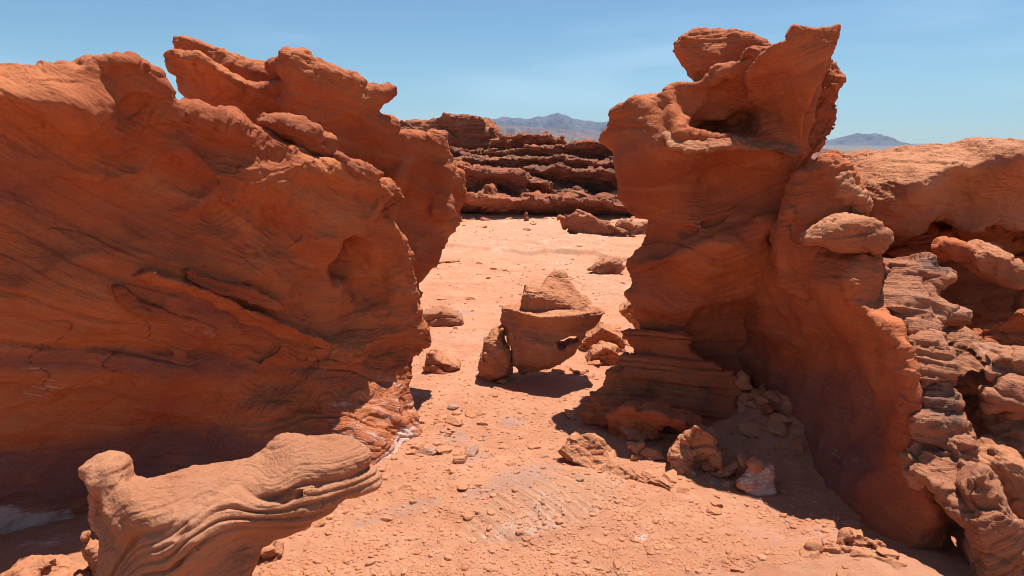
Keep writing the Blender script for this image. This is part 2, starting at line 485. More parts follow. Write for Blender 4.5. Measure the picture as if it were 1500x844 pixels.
    d += edge * (gnoise(p, 4.5, seed + 31) + 0.5 * gnoise(p, 11.0, seed + 32))
    Fv[ii] += d.astype(np.float32)
    # open grid borders are closed
    Fv[[0, -1]] = 1; Fv[:, [0, -1]] = 1; Fv[:, :, [0, -1]] = np.maximum(Fv[:, :, [0, -1]], vox * 0.3)
    V, Q = surface_nets(Fv)
    V, Q = biggest(V, Q)
    V = np.stack([np.interp(V[:, i], np.arange(len(g)), g) for i, g in enumerate((gA, gB, gC))], 1)
    me = mesh_from(name, V, Q)
    if sub: me = subdivide(me)
    L = get_co(me); N = get_no(me)
    S = bed(L)
    mod = np.clip(gnoise(L * np.array([1, 1, 2.0], np.float32), 3.1, seed + 51) * 1.3 + 0.6, 0.0, 1.4)
    off = fine[0] * mod * (layer1d(S * 38, seed + 2, 0.45) + 0.6 * layer1d(S * 95, seed + 3, 0.3))
    off += fine[1] * fbm(L, 14.0, 3, seed + 60, 0.6)
    fq = fbm(L * np.array([1, 1, 1.4], np.float32) + 0.1 * S[:, None], fl, 3, seed + 80, 0.55) * 5 + S * 3
    q0 = np.floor(fq); fq = q0 + sstep(0.45, 0.55, fq - q0)
    off += flake * (fq - S * 3) * np.clip(gnoise(L, 1.1, seed + 83) * 2.2 + 0.35, 0, 1)
    ck = np.abs(gnoise(L * np.array([1, 1, 2.4], np.float32), 1.9, seed + 85)); cm = sstep(0.15, 0.35, gnoise(L, 1.6, seed + 86))
    off -= 0.007 * flake / 0.006 * cm * (1 - sstep(0.0, 0.014, ck))
    for (g0, gw, gd) in grooves:                            # bedding joints opened by the wind
        gs = S - g0 + 0.35 * gw * gnoise(L, 7.0, seed + 110)
        off -= gd * np.clip(gnoise(L * np.array([1, 1, .6], np.float32), 1.8, seed + 111 + int(g0 * 100) % 17) * 1.5 + 0.75, 0, 1) * np.exp(-np.where(gs > 0, gs / (gw * 0.6), gs / gw) ** 2)
    if rough > 0:
        q1 = L * np.array([1, 1, 1.5], np.float32) + 0.03 * gnoise(L, 5.0, seed + 97)[:, None]
        r1 = 1 - 2.2 * np.abs(gnoise(q1, 5.5, seed + 98)); r2 = 1 - 2.2 * np.abs(gnoise(q1, 13.0, seed + 99)); r3 = 1 - 2.2 * np.abs(gnoise(q1, 29.0, seed + 100))
        off += rough * (r1 * np.abs(r1) + 0.5 * r2 * np.abs(r2) + 0.22 * r3) * np.clip(gnoise(L, 1.4, seed + 101) + 0.75, 0.25, 1.2)
    if chip[0] > 0:
        ia = np.clip((L[:, 0] - gA[0]) / vox, 0, len(gA) - 1).astype(int); ic = np.clip((L[:, 2] - gC[0]) / vox, 0, len(gC) - 1).astype(int)
        edge_d = -sd[ia, ic]
        ch, ce = chips(L * np.array([1, 1, 1.5], np.float32), chip[1], seed)
        cw = np.clip(body * 1.6 * (gnoise(L, 1.3, seed + 95) + 0.6) + rim * (1 - sstep(0.02, 0.16, edge_d + 0.08 * gnoise(L, 3.0, seed + 96))), 0, 1.2)
        ch2, ce2 = chips(L * np.array([1, 1, 1.6], np.float32), chip[1] * 2.6, seed + 1)
        off += cw * chip[0] * (1.9 * np.clip(ch, -.8, .8) - 0.45 * (1 - sstep(0, .12, ce)) + 0.6 * np.clip(ch2, -.8, .8))
    L = L + N * off[:, None]
    # bedding and stain attributes
    W = fr.world(L[:, 0].astype(float), L[:, 1].astype(float), L[:, 2].astype(float))
    base = np.array([*(fr.o + fr.a * (lo[0] + hi[0]) / 2)[:2], max(0.0, (fr.c * lo[1])[2])])
    me.vertices.foreach_set('co', (W - base).astype(np.float32).ravel())
    me.update()
    set_attr(me, 'strata', S)
    vals = {'purple': np.zeros(len(L)), 'varnish': np.zeros(len(L)), 'salt': np.zeros(len(L))}
    nz = fbm(L, 2.2, 3, seed + 70)
    for mk in masks:
        kind, pts, soft, amt = mk[:4]
        pg = np.array([fr.hit(q[0], q[1], mk[4] if len(mk) > 4 else 0.0) for q in pts])
        dd = poly_sd(L[:, 0], L[:, 2], pg) + nz * soft * 0.6
        vals[kind] = np.maximum(vals[kind], amt * (1 - sstep(-soft, soft, dd)))
    for kk_, vv in vals.items(): set_attr(me, kk_, vv)
    me.materials.append(mat or M_ROCK)
    o = bpy.data.objects.new(name, me); COL.objects.link(o)
    o.location = base
    if parent: o.parent = parent; o.location = base - np.array(parent.location)
    else: tag(o, label, cat, group, 'thing')
    NVERT[0] += len(L)
    print(f'{name:20s} {len(L):8d} grid {Fv.shape} {time.time() - t_start:.2f}s')
    return o

# ------------------------------------------------------------------ ground
def gauss(x, y, cx, cy_, sx, sy, rot=0.0):
    c, s = math.cos(rot), math.sin(rot)
    X = (x - cx) * c + (y - cy_) * s; Y = -(x - cx) * s + (y - cy_) * c
    return np.exp(-(X / sx) ** 2 - (Y / sy) ** 2)
def slabmask(x, y):                                         # bare bedrock showing through the sand
    m = 1.15 * gauss(x, y, 0.32, 3.92, 0.50, 0.36, 0.5) + 0.9 * gauss(x, y, -0.1, 3.6, 0.28, 0.16, 0.4) + 1.0 * gauss(x, y, 0.4, 17.0, 2.8, 4.5) + .8 * gauss(x, y, 1.2, 10.5, .8, 1.6)
    p = np.stack([x, y, 0 * x], 1)
    return sstep(0.45, 0.62, m + 0.22 * fbm(p, 1.9, 3, 90))
def ground_z(x, y, fine=True):
    x = np.atleast_1d(np.asarray(x, float)); y = np.atleast_1d(np.asarray(y, float))
    p = np.stack([x, y, 0 * x], 1)
    near = np.exp(-np.maximum(np.hypot(x, y) - 30, 0) / 25)
    z = 0.035 * gnoise(p, 0.55, 3) * near
    z += 0.28 * gauss(x, y, 2.0, 5.05, 0.42, 0.5)      # rubble apron under the tower
    z += 0.10 * gauss(x, y, 0.33, 3.95, 0.55, 0.4)
    z += 0.10 * gauss(x, y, 1.75, 3.1, 0.5, 0.3)
    z += 0.12 * gauss(x, y, -2.6, 3.2, 0.5, 0.3)
    z -= 8.0 * sstep(45, 400, np.hypot(x, y))
    if fine:
        sm = slabmask(x, y)
        s = y * 0.62 + x * 0.78 + 0.10 * gnoise(p, 1.2, 8)
        z += sm * (0.009 * layer1d(s * 9 + gnoise(p, 2.5, 71), 31, 0.8) + 0.005 * layer1d(s * 33 + 1.5 * gnoise(p, 3.1, 72), 32, 0.7) + 0.006 * fbm(p, 6, 3, 73)) * near
        z += (1 - sm) * near * (0.014 * fbm(p, 4.5, 3, 12, 0.55) + 0.006 * np.maximum(gnoise(p, 22, 15), -0.1))
        s2 = y * 0.75 + 0.22 * x + 0.9 * gnoise(p, 0.45, 61) + 0.25 * gnoise(p, 1.6, 62)
        z += near * 0.085 * layer1d(s2, 41, 0.9) * sstep(8.5, 11.5, y) * (1 - sstep(24, 40, y)) * np.clip(gnoise(p, 0.35, 63) + 0.8, 0.2, 1)
        z += near * 0.10 * np.clip(gnoise(p * np.array([0.5, 1, 1]), 0.7, 55), 0, 1) * sstep(8, 13, y) * (1 - sstep(22, 40, y))
    return z
def G(u, v):
    r = ray(u, v); t = -EYE[2] / r[2]
    for _ in range(6):
        p = EYE + r * t
        t = (float(ground_z(p[0], p[1], False)[0]) - EYE[2]) / r[2]
    return EYE + r * t

def build_ground():
    def axis(segs):
        out = []
        for a, b, d0, d1 in segs:
            x = a
            while x < b:
                out.append(x); x += d0 + (d1 - d0) * (x - a) / (b - a)
        out.append(segs[-1][1]); return np.array(out)
    half = axis([(0, 3.0, 0.013, 0.016), (3.0, 8, 0.02, 0.12), (8, 60, 0.15, 4), (60, 9000, 5, 900)])
    xs = np.concatenate([-half[:0:-1], half])
    fwd = axis([(2.2, 7.0, 0.011, 0.018), (7.0, 24, 0.018, 0.10), (24, 70, 0.15, 3.0), (70, 9000, 5, 900)])
    bk = axis([(0, 6, 0.05, 0.6), (6, 200, 1, 20), (200, 9000, 40, 2000)])
    ys = np.concatenate([2.2 - bk[:0:-1], fwd])
    X, Y = np.meshgrid(xs, ys, indexing='ij')
    x, y = X.ravel(), Y.ravel()
    z = ground_z(x, y)
    n, m = X.shape
    I = np.arange(n * m).reshape(n, m)
    Q = np.stack([I[:-1, :-1], I[1:, :-1], I[1:, 1:], I[:-1, 1:]], -1).reshape(-1, 4)
    me = mesh_from('ground', np.stack([x, y, z], 1), Q)
    set_attr(me, 'slab', slabmask(x, y))
    s = y * 0.62 + x * 0.78
    set_attr(me, 'strata', s)
    salt = np.zeros(len(x))
    for (u, v, r) in ((585, 640, 0.22), (540, 662, 0.2), (100, 790, 0.35), (640, 812, 0.07), (752, 768, 0.07), (1110, 700, 0.12), (940, 790, 0.06), (610, 580, 0.18), (700, 790, 0.1)):
        g = G(u, v); salt = np.maximum(salt, 0.8 * gauss(x, y, g[0], g[1], r * 1.3, r * 1.1, 0.6))
    set_attr(me, 'salt', salt)
    gray = np.zeros(len(x))
    for (u, v, ru, rv) in ((770, 690, .28, .16), (750, 618, .16, .12), (470, 745, .09, .1), (600, 745, .22, .10), (540, 765, .12, .05), (720, 715, .25, .1), (665, 640, .12, .2), (690, 672, .2, .1), (660, 460, .4, .25), (780, 705, .2, .1)):
        g = G(u, v); gray = np.maximum(gray, gauss(x, y, g[0], g[1], ru, rv, 0.5))
    set_attr(me, 'gray', gray)
    t = NT('sand')
    geo = t.n('ShaderNodeNewGeometry').outputs['Position']
    sep = t.n('ShaderNodeSeparateXYZ', {0: geo})
    big = t.noise(geo, 1.3, 5, 0.6); mid = t.noise(geo, 7.0, 6, 0.65); fi = t.noise(geo, 60.0, 5, 0.7); gr = t.noise(geo, 240.0, 3, 0.7)
    c = t.mix(t.ramp(big, 0.35, 0.65), (0.55, 0.250, 0.140), (0.48, 0.198, 0.105))
    c = t.mix(t.math('MULTIPLY', t.ramp(mid, 0.45, 0.72), 0.5), c, (0.60, 0.315, 0.185))
    c = t.mix(t.math('MULTIPLY', t.ramp(fi, 0.55, 0.72), 0.5), c, (0.46, 0.195, 0.100))
    lay = t.noise(None, 26.0, 4, 0.65, '1D', t.attr('strata'))
    sc = t.mix(t.ramp(lay, 0.35, 0.65), (0.48, 0.222, 0.125), (0.54, 0.278, 0.168))
    c = t.mix(t.math('MULTIPLY', t.attr('slab'), t.ramp(mid, 0.2, 0.5)), c, sc)
    c = t.mix(t.math('MULTIPLY', t.math('MULTIPLY', t.attr('slab'), t.ramp(t.noise(geo, 2.2, 6, .7), .5, .68)), 0.45), c, (0.60, 0.42, 0.34))
    gm = t.math('ADD', t.attr('gray'), t.math('SUBTRACT', mid, 0.9))
    c = t.mix(t.math('MULTIPLY', t.ramp(gm, -0.05, 0.25), 0.5), c, (0.36, 0.225, 0.185))
    fg = t.math('MULTIPLY', t.ramp(t.noise(geo, 0.9, 5, 0.65), 0.56, 0.68), 0.45)
    c = t.mix(fg, c, (0.50, 0.275, 0.195))
    sm = t.math('ADD', t.attr('salt'), t.math('MULTIPLY', t.math('SUBTRACT', t.noise(geo, 9.0, 7, 0.75), 0.86), 2.2))
    c = t.mix(t.math('MULTIPLY', t.ramp(sm, -0.1, 0.45), 0.8), c, (0.72, 0.62, 0.57))
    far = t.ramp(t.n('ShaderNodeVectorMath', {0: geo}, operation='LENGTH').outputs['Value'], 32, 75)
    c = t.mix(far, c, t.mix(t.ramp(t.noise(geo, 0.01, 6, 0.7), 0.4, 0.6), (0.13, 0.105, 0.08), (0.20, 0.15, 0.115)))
    h = t.math('ADD', t.math('MULTIPLY', fi, 0.7), t.math('MULTIPLY', gr, 0.25))
    h = t.math('ADD', h, t.math('MULTIPLY', t.math('MULTIPLY', lay, t.attr('slab')), 0.8))
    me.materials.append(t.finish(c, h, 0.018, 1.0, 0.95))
    o = bpy.data.objects.new('ground', me); COL.objects.link(o)
    tag(o, 'pale orange sandy canyon floor with grey and white crusted patches', 'ground', kind='structure')
    return o
build_ground()

# ------------------------------------------------------------------ left wall and what stands on it
rock('sandstone_wall', 'large shaded red sandstone wall filling the left, striped by dipping beds', 'rock wall',
     (-2.83, 3.61), (-1.05, 5.29),
     [(-450, 70), (-300, 100), (-200, 84), (-120, 92), (-60, 94), (0, 96), (28, 94), (54, 98), (66, 88), (78, 86), (95, 84), (108, 90), (118, 82), (142, 87), (161, 90), (173, 79), (192, 80), (206, 91),
      (222, 104), (219, 110), (235, 123), (250, 131), (244, 142), (253, 151), (265, 151), (294, 164), (322, 176), (341, 173), (360, 182), (379, 188),
      (421, 206), (459, 230), (487, 244), (521, 256), (554, 267), (568, 268), (577, 286), (573, 305), (560, 316), (597, 350), (593, 384), (597, 405), (608, 439), (606, 474), (610, 491),
      (602, 512), (584, 532), (572, 559), (570, 593), (560, 627), (562, 680), (300, 800), (60, 880), (-120, 960), (-450, 1300)],
     front=[(-400, 300, .14), (-400, 700, .05), (-250, 480, .2), (-100, 98, -.10), (0, 100, -.06), (60, 99, .0), (100, 92, .20), (120, 86, .26), (173, 84, .26), (210, 98, .24), (246, 140, .18), (-100, 126, .28), (0, 123, .28), (75, 116, .28), (120, 106, .28), (160, 112, .26), (205, 125, .22), (330, 185, .14), (470, 250, .08), (560, 290, .04),
            (0, 170, .30), (-100, 300, .10), (60, 300, .08), (135, 200, .30), (215, 270, .06), (300, 290, .14), (420, 300, .20), (520, 330, .14), (580, 360, .04), (250, 350, .16), (380, 260, .20), (400, 320, .08), (470, 330, .10),
            (-100, 480, .18), (100, 430, .24), (250, 420, .22), (400, 440, .14), (520, 430, -.04), (590, 440, .04), (610, 490, .10),
            (-100, 600, .05), (100, 560, .10), (300, 560, .12), (450, 560, .12), (540, 560, .26), (585, 560, .22),
            (-100, 720, .02), (100, 690, -.02), (300, 660, .06), (450, 630, .30), (550, 600, .40), (590, 600, .34),
            (100, 790, .10), (300, 740, .24), (400, 680, .42), (470, 665, .52), (560, 640, .56)],
     back=0.75, lean=7.0, k=0.045, dip=-14, bend=0.10, seed=1, mat=M_ROCK, big=(0.02, 1.4), ridged=(0.07, 1.5), strata=(0.020, 7.0), modmin=.02, fine=(0.003, 0.003), flake=.014, floor=-0.15, chip=(.012, 4.5), body=.2, rim=.6, rough=.006, grooves=((0, .016, .026), (.14, .010, .012), (.27, .012, .016), (.42, .010, .012), (.55, .012, .014), (.72, .010, .012), (.9, .012, .012), (1.12, .012, .012), (-.12, .008, .008), (-.3, .010, .010), (-.52, .012, .016), (-.7, .008, .008)),
     beds=[(0, 505, .1, 0), (200, 515, .1, 0), (330, 522, .1, 0), (480, 542, .1, 0), (580, 545, .1, 0), (-100, 500, .1, 0), (-100, 270, .1, .6), (0, 310, .1, .6), (100, 350, .1, .6), (300, 435, .1, .6), (450, 505, .1, .5), (560, 500, .1, .35),
           (0, 410, .1, .3), (150, 460, .1, .3), (300, 500, .1, .25), (420, 526, .1, .12), (0, 110, .1, 1.2), (200, 215, .1, 1.2), (350, 300, .1, 1.15), (520, 400, .1, 1.0), (0, 210, .1, .9), (200, 300, .1, .9), (350, 385, .1, .9), (520, 465, .1, .7), (420, 200, .1, 1.6), (560, 290, .1, 1.5),
           (0, 590, .1, -.3), (200, 582, .1, -.3), (400, 575, .1, -.22), (560, 575, .2, -.15), (0, 655, .1, -.55), (130, 648, .1, -.55), (300, 622, .1, -.5), (470, 600, .2, -.4), (560, 600, .4, -.3), (0, 760, .1, -.95), (300, 690, .2, -.9), (500, 640, .5, -.65), (0, 900, 0, -1.5), (400, 800, .2, -1.4)],
     feats=[('sub', 512, 366, .04, 20, .30, 25, .03), ('cap', [(568, 284, .10, 9), (548, 314, .10, 9), (526, 333, .10, 6), (505, 338, .1, 4)], .03), ('sub', 530, 396, .14, 32, .30, 44, .06), ('sub', 556, 432, .12, 34, .30, 50, .07), ('sub', 215, 190, .30, 34, .15, 58, .035, 10), ('cap', [(142, 120, .26, 8), (148, 180, .24, 9), (140, 245, .14, 8)], .04), ('sub', 60, 250, .40, 70, .20, 60, .12),
            
            ('cap', [(235, 340, .16, 6), (290, 300, .15, 10), (340, 262, .14, 12), (430, 240, .13, 14), (545, 275, .08, 12)], .12), ('cap', [(225, 110, .12, 10), (240, 140, .14, 8)], .05),
            ('cut', [(150, 395, .27, 1.2), (250, 432, .25, 2.2), (400, 494, .17, 1.5), (500, 540, .10, 1)], .02), ('cut', [(330, 320, .2, 1), (400, 318, .17, 1.8), (460, 322, .15, 1)], .02),
            ('cut', [(380, 440, .16, 1), (470, 480, .10, 1.6), (560, 520, .12, 1)], .02),
            ('cut', [(0, 505, .17, 1.5), (150, 512, .17, 2.5), (320, 520, .14, 2.5), (480, 540, .14, 1.5)], .03),
            ('cut', [(0, 658, .06, 2), (200, 640, .12, 3), (380, 612, .2, 2)], .03),
            ('cap', [(566, 322, .02, 7), (592, 352, .04, 6), (590, 400, .03, 5)], .04)],
     masks=[('purple', [(-150, 640), (0, 655), (130, 648), (300, 622), (470, 600), (500, 640), (300, 690), (100, 735), (-150, 760)], .05, 1.0),
            ('purple', [(-150, 495), (100, 503), (330, 522), (500, 545), (300, 540), (100, 530), (-150, 530)], .05, .8),
            ('purple', [(0, 210), (80, 230), (120, 290), (40, 310), (-60, 280)], .12, .6),
            ('purple', [(180, 380), (330, 430), (480, 490), (440, 500), (300, 460), (180, 410)], .08, .5),
            ('salt', [(-60, 730), (130, 745), (150, 830), (-60, 900)], .12, .85), ('salt', [(480, 690), (490, 600), (600, 550), (630, 600), (600, 700), (500, 740)], .06, .55, .45), ('salt', [(520, 660), (600, 620), (620, 640), (540, 690)], .05, .95, .5),
            ('salt', [(0, 520), (160, 530), (150, 580), (0, 600)], .14, .6)])

WALL = bpy.data.objects['sandstone_wall']
LP = dict(lean=7, k=.018, vox=.013, strata=(.006, 14), big=(.01, 4), ridged=(.01, 5), edge=.012, chip=(.006, 6), body=.5, mat=M_ROCK, parent=WALL, taper=0.0)
WP = ((-2.83, 3.61), (-1.05, 5.29))
rock('bedding_slab', None, None, *WP, [(170, 392), (186, 384), (202, 381), (214, 390), (240, 395), (290, 412), (350, 440), (420, 470), (480, 500), (470, 510), (400, 488), (330, 462), (270, 440), (220, 422), (195, 408)],
     front=[(175, 390, .28), (220, 402, .30), (300, 430, .27), (400, 475, .21), (475, 505, .13)], back=.1, seed=201, dip=-24, **LP)
rock('bedding_slab', None, None, *WP, [(249, 383), (258, 378), (272, 386), (300, 396), (350, 412), (400, 440), (390, 446), (330, 425), (280, 408), (256, 397)],
     front=[(252, 384, .25), (280, 396, .26), (340, 416, .23), (395, 442, .18)], back=.1, seed=202, dip=-24, **LP)
rock('bedding_slab', None, None, *WP, [(147, 408), (156, 402), (172, 412), (200, 428), (240, 446), (300, 470), (290, 480), (220, 458), (175, 440), (152, 424)],
     front=[(152, 412, .27), (200, 436, .28), (290, 474, .20)], back=.1, seed=203, dip=-24, **LP)
rock('crest_knob', None, None, *WP, [(540, 275), (552, 266), (570, 268), (579, 282), (577, 300), (566, 312), (552, 306), (543, 292)], front=.11, back=.1, seed=204, dip=-30, **{**LP, 'k': .025, 'chip': (.016, 4)})

rock('sandstone_fin', 'tall horned sandstone fin behind the left wall, overhanging the sandy passage', 'rock fin',
     (-3.1, 3.95), (-0.95, 5.85),
     [(414, 80), (430, 79), (447, 74), (452, 90), (483, 102), (506, 111), (525, 118), (532, 128), (573, 128), (576, 137), (558, 156), (554, 162), (577, 164), (584, 175), (582, 187),
      (575, 196), (601, 194), (630, 199), (634, 192), (648, 196), (651, 215), (665, 234), (682, 249), (682, 272), (688, 298), (685, 331), (672, 334), (653, 358), (640, 388), (618, 414),
      (612, 440), (600, 500), (590, 560), (600, 640), (420, 640), (380, 300), (405, 200), (433, 168), (426, 154), (428, 125), (414, 102)],
     front=[(430, 100, .12), (470, 130, .16), (540, 145, .10), (470, 220, .02), (540, 220, .02), (600, 230, .06), (632, 220, .06), (570, 270, -.05), (620, 280, .02), (670, 290, .04), (672, 320, .0), (682, 300, -.02), (600, 340, -.02), (630, 370, .05), (600, 450, .05), (560, 560, .05), (450, 600, .05)],
     back=0.6, lean=5, k=0.08, seed=3, mat=M_ROCK, dip=-18, big=(0.03, 1.8), ridged=(0.045, 2.0), strata=(0.012, 9), floor=-0.1,
     feats=[('cap', [(515, 132, .05, 12), (550, 138, .03, 10), (572, 131, .0, 4)], .03), ('cap', [(640, 205, .04, 8), (646, 250, .06, 12), (648, 300, .08, 16)], .08), ('cap', [(600, 205, .06, 6), (590, 270, .04, 16), (560, 330, .0, 10)], .1),
            ('sub', 620, 262, .16, 26, .14, 32, .07), ('sub', 500, 190, .22, 40, .16, 40, .1), ('cap', [(676, 318, .04, 6), (656, 306, .1, 14), (636, 312, .08, 12)], .05)])

rock('leaning_slab', 'upper of two thin tilted slabs against the sky above the left wall', 'rock slab',
     (-3.2, 5.3), (-1.2, 5.9),
     [(261, 63), (284, 61), (308, 69), (351, 85), (379, 97), (402, 100), (414, 111), (430, 135), (380, 150), (330, 125), (303, 100), (280, 86), (264, 76)],
     front=0.16, back=0.4, k=0.08, seed=5, mat=M_ROCK, dip=-22, strata=(0.014, 12), big=(0.03, 1.8), ridged=(.02, 2.5))
rock('leaning_slab', 'lower tilted slab with a blunt snout jutting left over the left wall', 'rock slab',
     (-3.0, 4.9), (-1.2, 5.5),
     [(243, 92), (251, 80), (275, 79), (299, 91), (327, 111), (351, 123), (379, 125), (402, 118), (421, 118), (430, 132), (428, 160), (440, 230), (300, 230), (262, 152), (265, 128), (258, 113), (244, 103)],
     front=[(255, 92, .1), (300, 105, .2), (400, 130, .2), (300, 150, .0), (400, 170, .0), (350, 220, .0), (420, 220, .0)], back=0.45, k=0.08, seed=6, mat=M_ROCK, dip=-22, strata=(0.014, 12), big=(0.03, 1.8), ridged=(.03, 2.5))
rock('ridge_boulder', 'rounded oblong boulder wedged on the crest of the left wall', 'boulder',
     (-2.90, 3.70), (-1.12, 5.38),
     [(379, 180), (390, 164), (407, 162), (435, 173), (464, 192), (478, 203), (484, 220), (474, 234), (452, 226), (421, 210), (393, 192)],
     front=0.17, back=0.2, lean=7, k=0.14, seed=8, dip=-25, strata=(0.014, 14), big=(.02, 3), ridged=(.02, 4), masks=())
rock('ridge_stone', 'small lumpy stone lying below the oblong boulder on the left wall crest', 'stone',
     (-2.84, 3.63), (-1.06, 5.31),
     [(485, 225), (506, 232), (530, 236), (544, 253), (540, 262), (511, 258), (492, 243)],
     front=0.14, back=0.12, lean=7, k=0.08, seed=9, dip=-25, strata=(0.012, 18), big=(.015, 4), ridged=(.015, 6))

# ------------------------------------------------------------------ right tower group
rock('sandstone_tower', 'tall top-heavy red sandstone tower with a pointed horn right of the passage', 'rock tower',
     (0.84, 5.76), (2.45, 5.14),
     [(877, 199), (888, 193), (896, 188), (893, 169), (907, 155), (936, 144), (957, 139), (974, 134), (970, 129), (983, 121), (1016, 120), (1050, 110), (1069, 98), (1097, 82), (1121, 72),
      (1150, 68), (1180, 62), (1206, 72), (1208, 100), (1190, 138), (1178, 167), (1175, 224), (1168, 235), (1163, 266), (1150, 352), (1180, 420), (1200, 520), (1200, 680),
      (1050, 680), (930, 640), (900, 600), (925, 520), (938, 480), (930, 462), (928, 444), (927, 425), (936, 412), (926, 399), (924, 380), (950, 336), (962, 320), (931, 306), (905, 290), (905, 257), (896, 224), (879, 207)],
     front=[(900, 180, .06), (960, 160, .26), (1000, 150, .10), (1100, 110, .14), (1190, 60, .08), (1200, 90, .10), (1160, 170, .14), (1080, 170, -.10), (1000, 215, .34), (1080, 210, .26), (1150, 215, .22),
            (910, 250, .10), (960, 270, .24), (1050, 265, .04), (1050, 300, .10), (1130, 280, .10), (925, 290, .06), (960, 312, .14), (1000, 330, .18), (1060, 350, .28), (1140, 340, .12), (960, 345, .06), (940, 390, .16), (1000, 385, .36), (1090, 375, .32), (1000, 410, .22),
            (945, 440, .20), (1000, 450, .12), (1080, 450, -.10), (1150, 450, -.16), (960, 500, .06), (1050, 520, -.12), (1150, 540, -.15), (1000, 640, 0), (1150, 640, 0)],
     back=0.7, lean=2, k=0.045, seed=11, mat=M_TOWER, dip=3, bend=.25, big=(0.02, 1.6), ridged=(0.075, 1.7), strata=(0.009, 8), fine=(.004, .003), flake=.012, floor=-0.1,
     chip=(.008, 4.5), body=.12, rim=.4, rough=.004, grooves=tuple((.3 + .19 * q + .06 * math.sin(q * 2.1), .012, .006 + .012 * math.sin(q * 1.3) ** 2) for q in range(17)),
     feats=[('cut', [(920, 322, .12, 7), (965, 334, .20, 10), (1010, 338, .2, 8), (1060, 320, .14, 5)], .03), ('sub', 1052, 165, .26, 62, .30, 36, .04), ('sub', 1088, 178, .0, 26, .3, 22, .03, 20), ('sub', 1062, 188, .0, 34, .26, 11, .03), ('cap', [(975, 140, .14, 10), (984, 170, .22, 12), (1000, 205, .32, 10), (1090, 205, .24, 8), (1165, 218, .20, 8)], .05),
            ('cap', [(1015, 124, .06, 5), (1050, 112, .08, 5), (1100, 88, .08, 6), (1140, 74, .06, 5)], .05), ('cap', [(1198, 90, .1, 5), (1188, 130, .12, 7), (1172, 200, .16, 8)], .05),
            ('sub', 1100, 500, .30, 75, .30, 60, .12), ('cut', [(1118, 405, .24, 1.5), (1100, 440, .12, 3), (1078, 500, .02, 5), (1070, 530, .0, 3)], .02),
            ('sub', 980, 436, .3, 7, .06, 9, .02), ('sub', 1000, 440, .3, 18, .06, 22, .04), ('cap', [(930, 395, .2, 12), (1000, 372, .3, 12), (1060, 358, .3, 12), (1130, 325, .2, 8)], .06), ('sub', 1062, 272, .36, 85, .24, 30, .05, 8),
            ('cut', [(985, 260, .30, 1), (980, 300, .27, 2), (975, 316, .2, 1)], .02), ('cut', [(1010, 384, .36, 1), (1070, 395, .32, 2), (1100, 380, .3, 1)], .02)],
     masks=[('purple', [(1000, 560), (1200, 540), (1200, 700), (980, 680)], .1, .7), ('salt', [(1000, 470), (1110, 480), (1130, 520), (1000, 520)], .1, .42)])
TOWER = bpy.data.objects['sandstone_tower']
TP = ((0.84, 5.76), (2.45, 5.14))
rock('horn', None, None, (0.69, 5.36), (2.30, 4.74), [(1085, 108), (1100, 90), (1122, 74), (1140, 64), (1154, 57), (1151, 52), (1163, 37), (1175, 39), (1187, 42), (1208, 43), (1220, 39), (1233, 34), (1224, 62), (1213, 93), (1192, 138), (1180, 168), (1176, 222), (1150, 222), (1115, 190), (1090, 140)],
     front=[(1120, 82, .0), (1160, 48, .06), (1228, 40, .06), (1205, 80, .10), (1188, 130, .06), (1150, 90, .04), (1100, 100, -.12), (1140, 120, -.10), (1165, 140, -.04), (1100, 140, -.32), (1130, 165, -.34), (1170, 180, -.16), (1165, 215, -.28), (1135, 205, -.40)], back=.75, lean=2, k=.02, vox=.0145, seed=211, mat=M_TOWER, dip=20, taper=.05, strata=(.006, 10), big=(.006, 3), ridged=(.008, 4), edge=.010, chip=(.006, 5), body=.15, rim=.3, rough=.003, parent=TOWER)
rock('shelf_lip', None, None, *TP, [(982, 196), (990, 186), (1005, 192), (1020, 202), (1036, 208), (1060, 205), (1100, 201), (1140, 208), (1168, 216), (1166, 226), (1120, 216), (1080, 214), (1030, 220), (995, 212)],
     front=[(985, 195, .34), (1020, 210, .42), (1080, 208, .36), (1160, 220, .28)], back=.0, lean=2, k=.03, vox=.014, seed=212, mat=M_TAN, dip=3, strata=(.008, 14), big=(.01, 4), ridged=(.01, 5), edge=.014, chip=(.008, 6), body=.7, parent=TOWER)
rock('balanced_boulder', 'flat-topped boulder perched behind the tower ridge left of the horn', 'boulder',
     (0.95, 6.2), (2.5, 5.6),
     [(993, 70), (1002, 57), (1020, 50), (1035, 46), (1050, 46), (1078, 49), (1106, 58), (1124, 66), (1130, 90), (1080, 130), (1022, 130), (1010, 105), (1002, 91), (994, 79)],
     front=0.22, back=0.3, k=0.08, seed=13, mat=M_TOWER, dip=2, strata=(0.010, 12), big=(.02, 2.5), ridged=(.02, 3))
rock('cracked_flake', 'rough cracked flake standing behind the horned tower on its right', 'rock flake',
     (1.25, 6.0), (2.8, 5.4),
     [(1205, 80), (1216, 98), (1222, 112), (1235, 114), (1234, 123), (1223, 132), (1218, 155), (1228, 163), (1215, 187), (1201, 211), (1182, 226), (1170, 300), (1120, 300), (1120, 150), (1180, 100)],
     front=0.12, back=0.25, k=0.07, seed=14, mat=M_TOWER, chip=(.018, 6), body=.9, dip=60, strata=(0.04, 14), big=(.02, 3), ridged=(.04, 5))
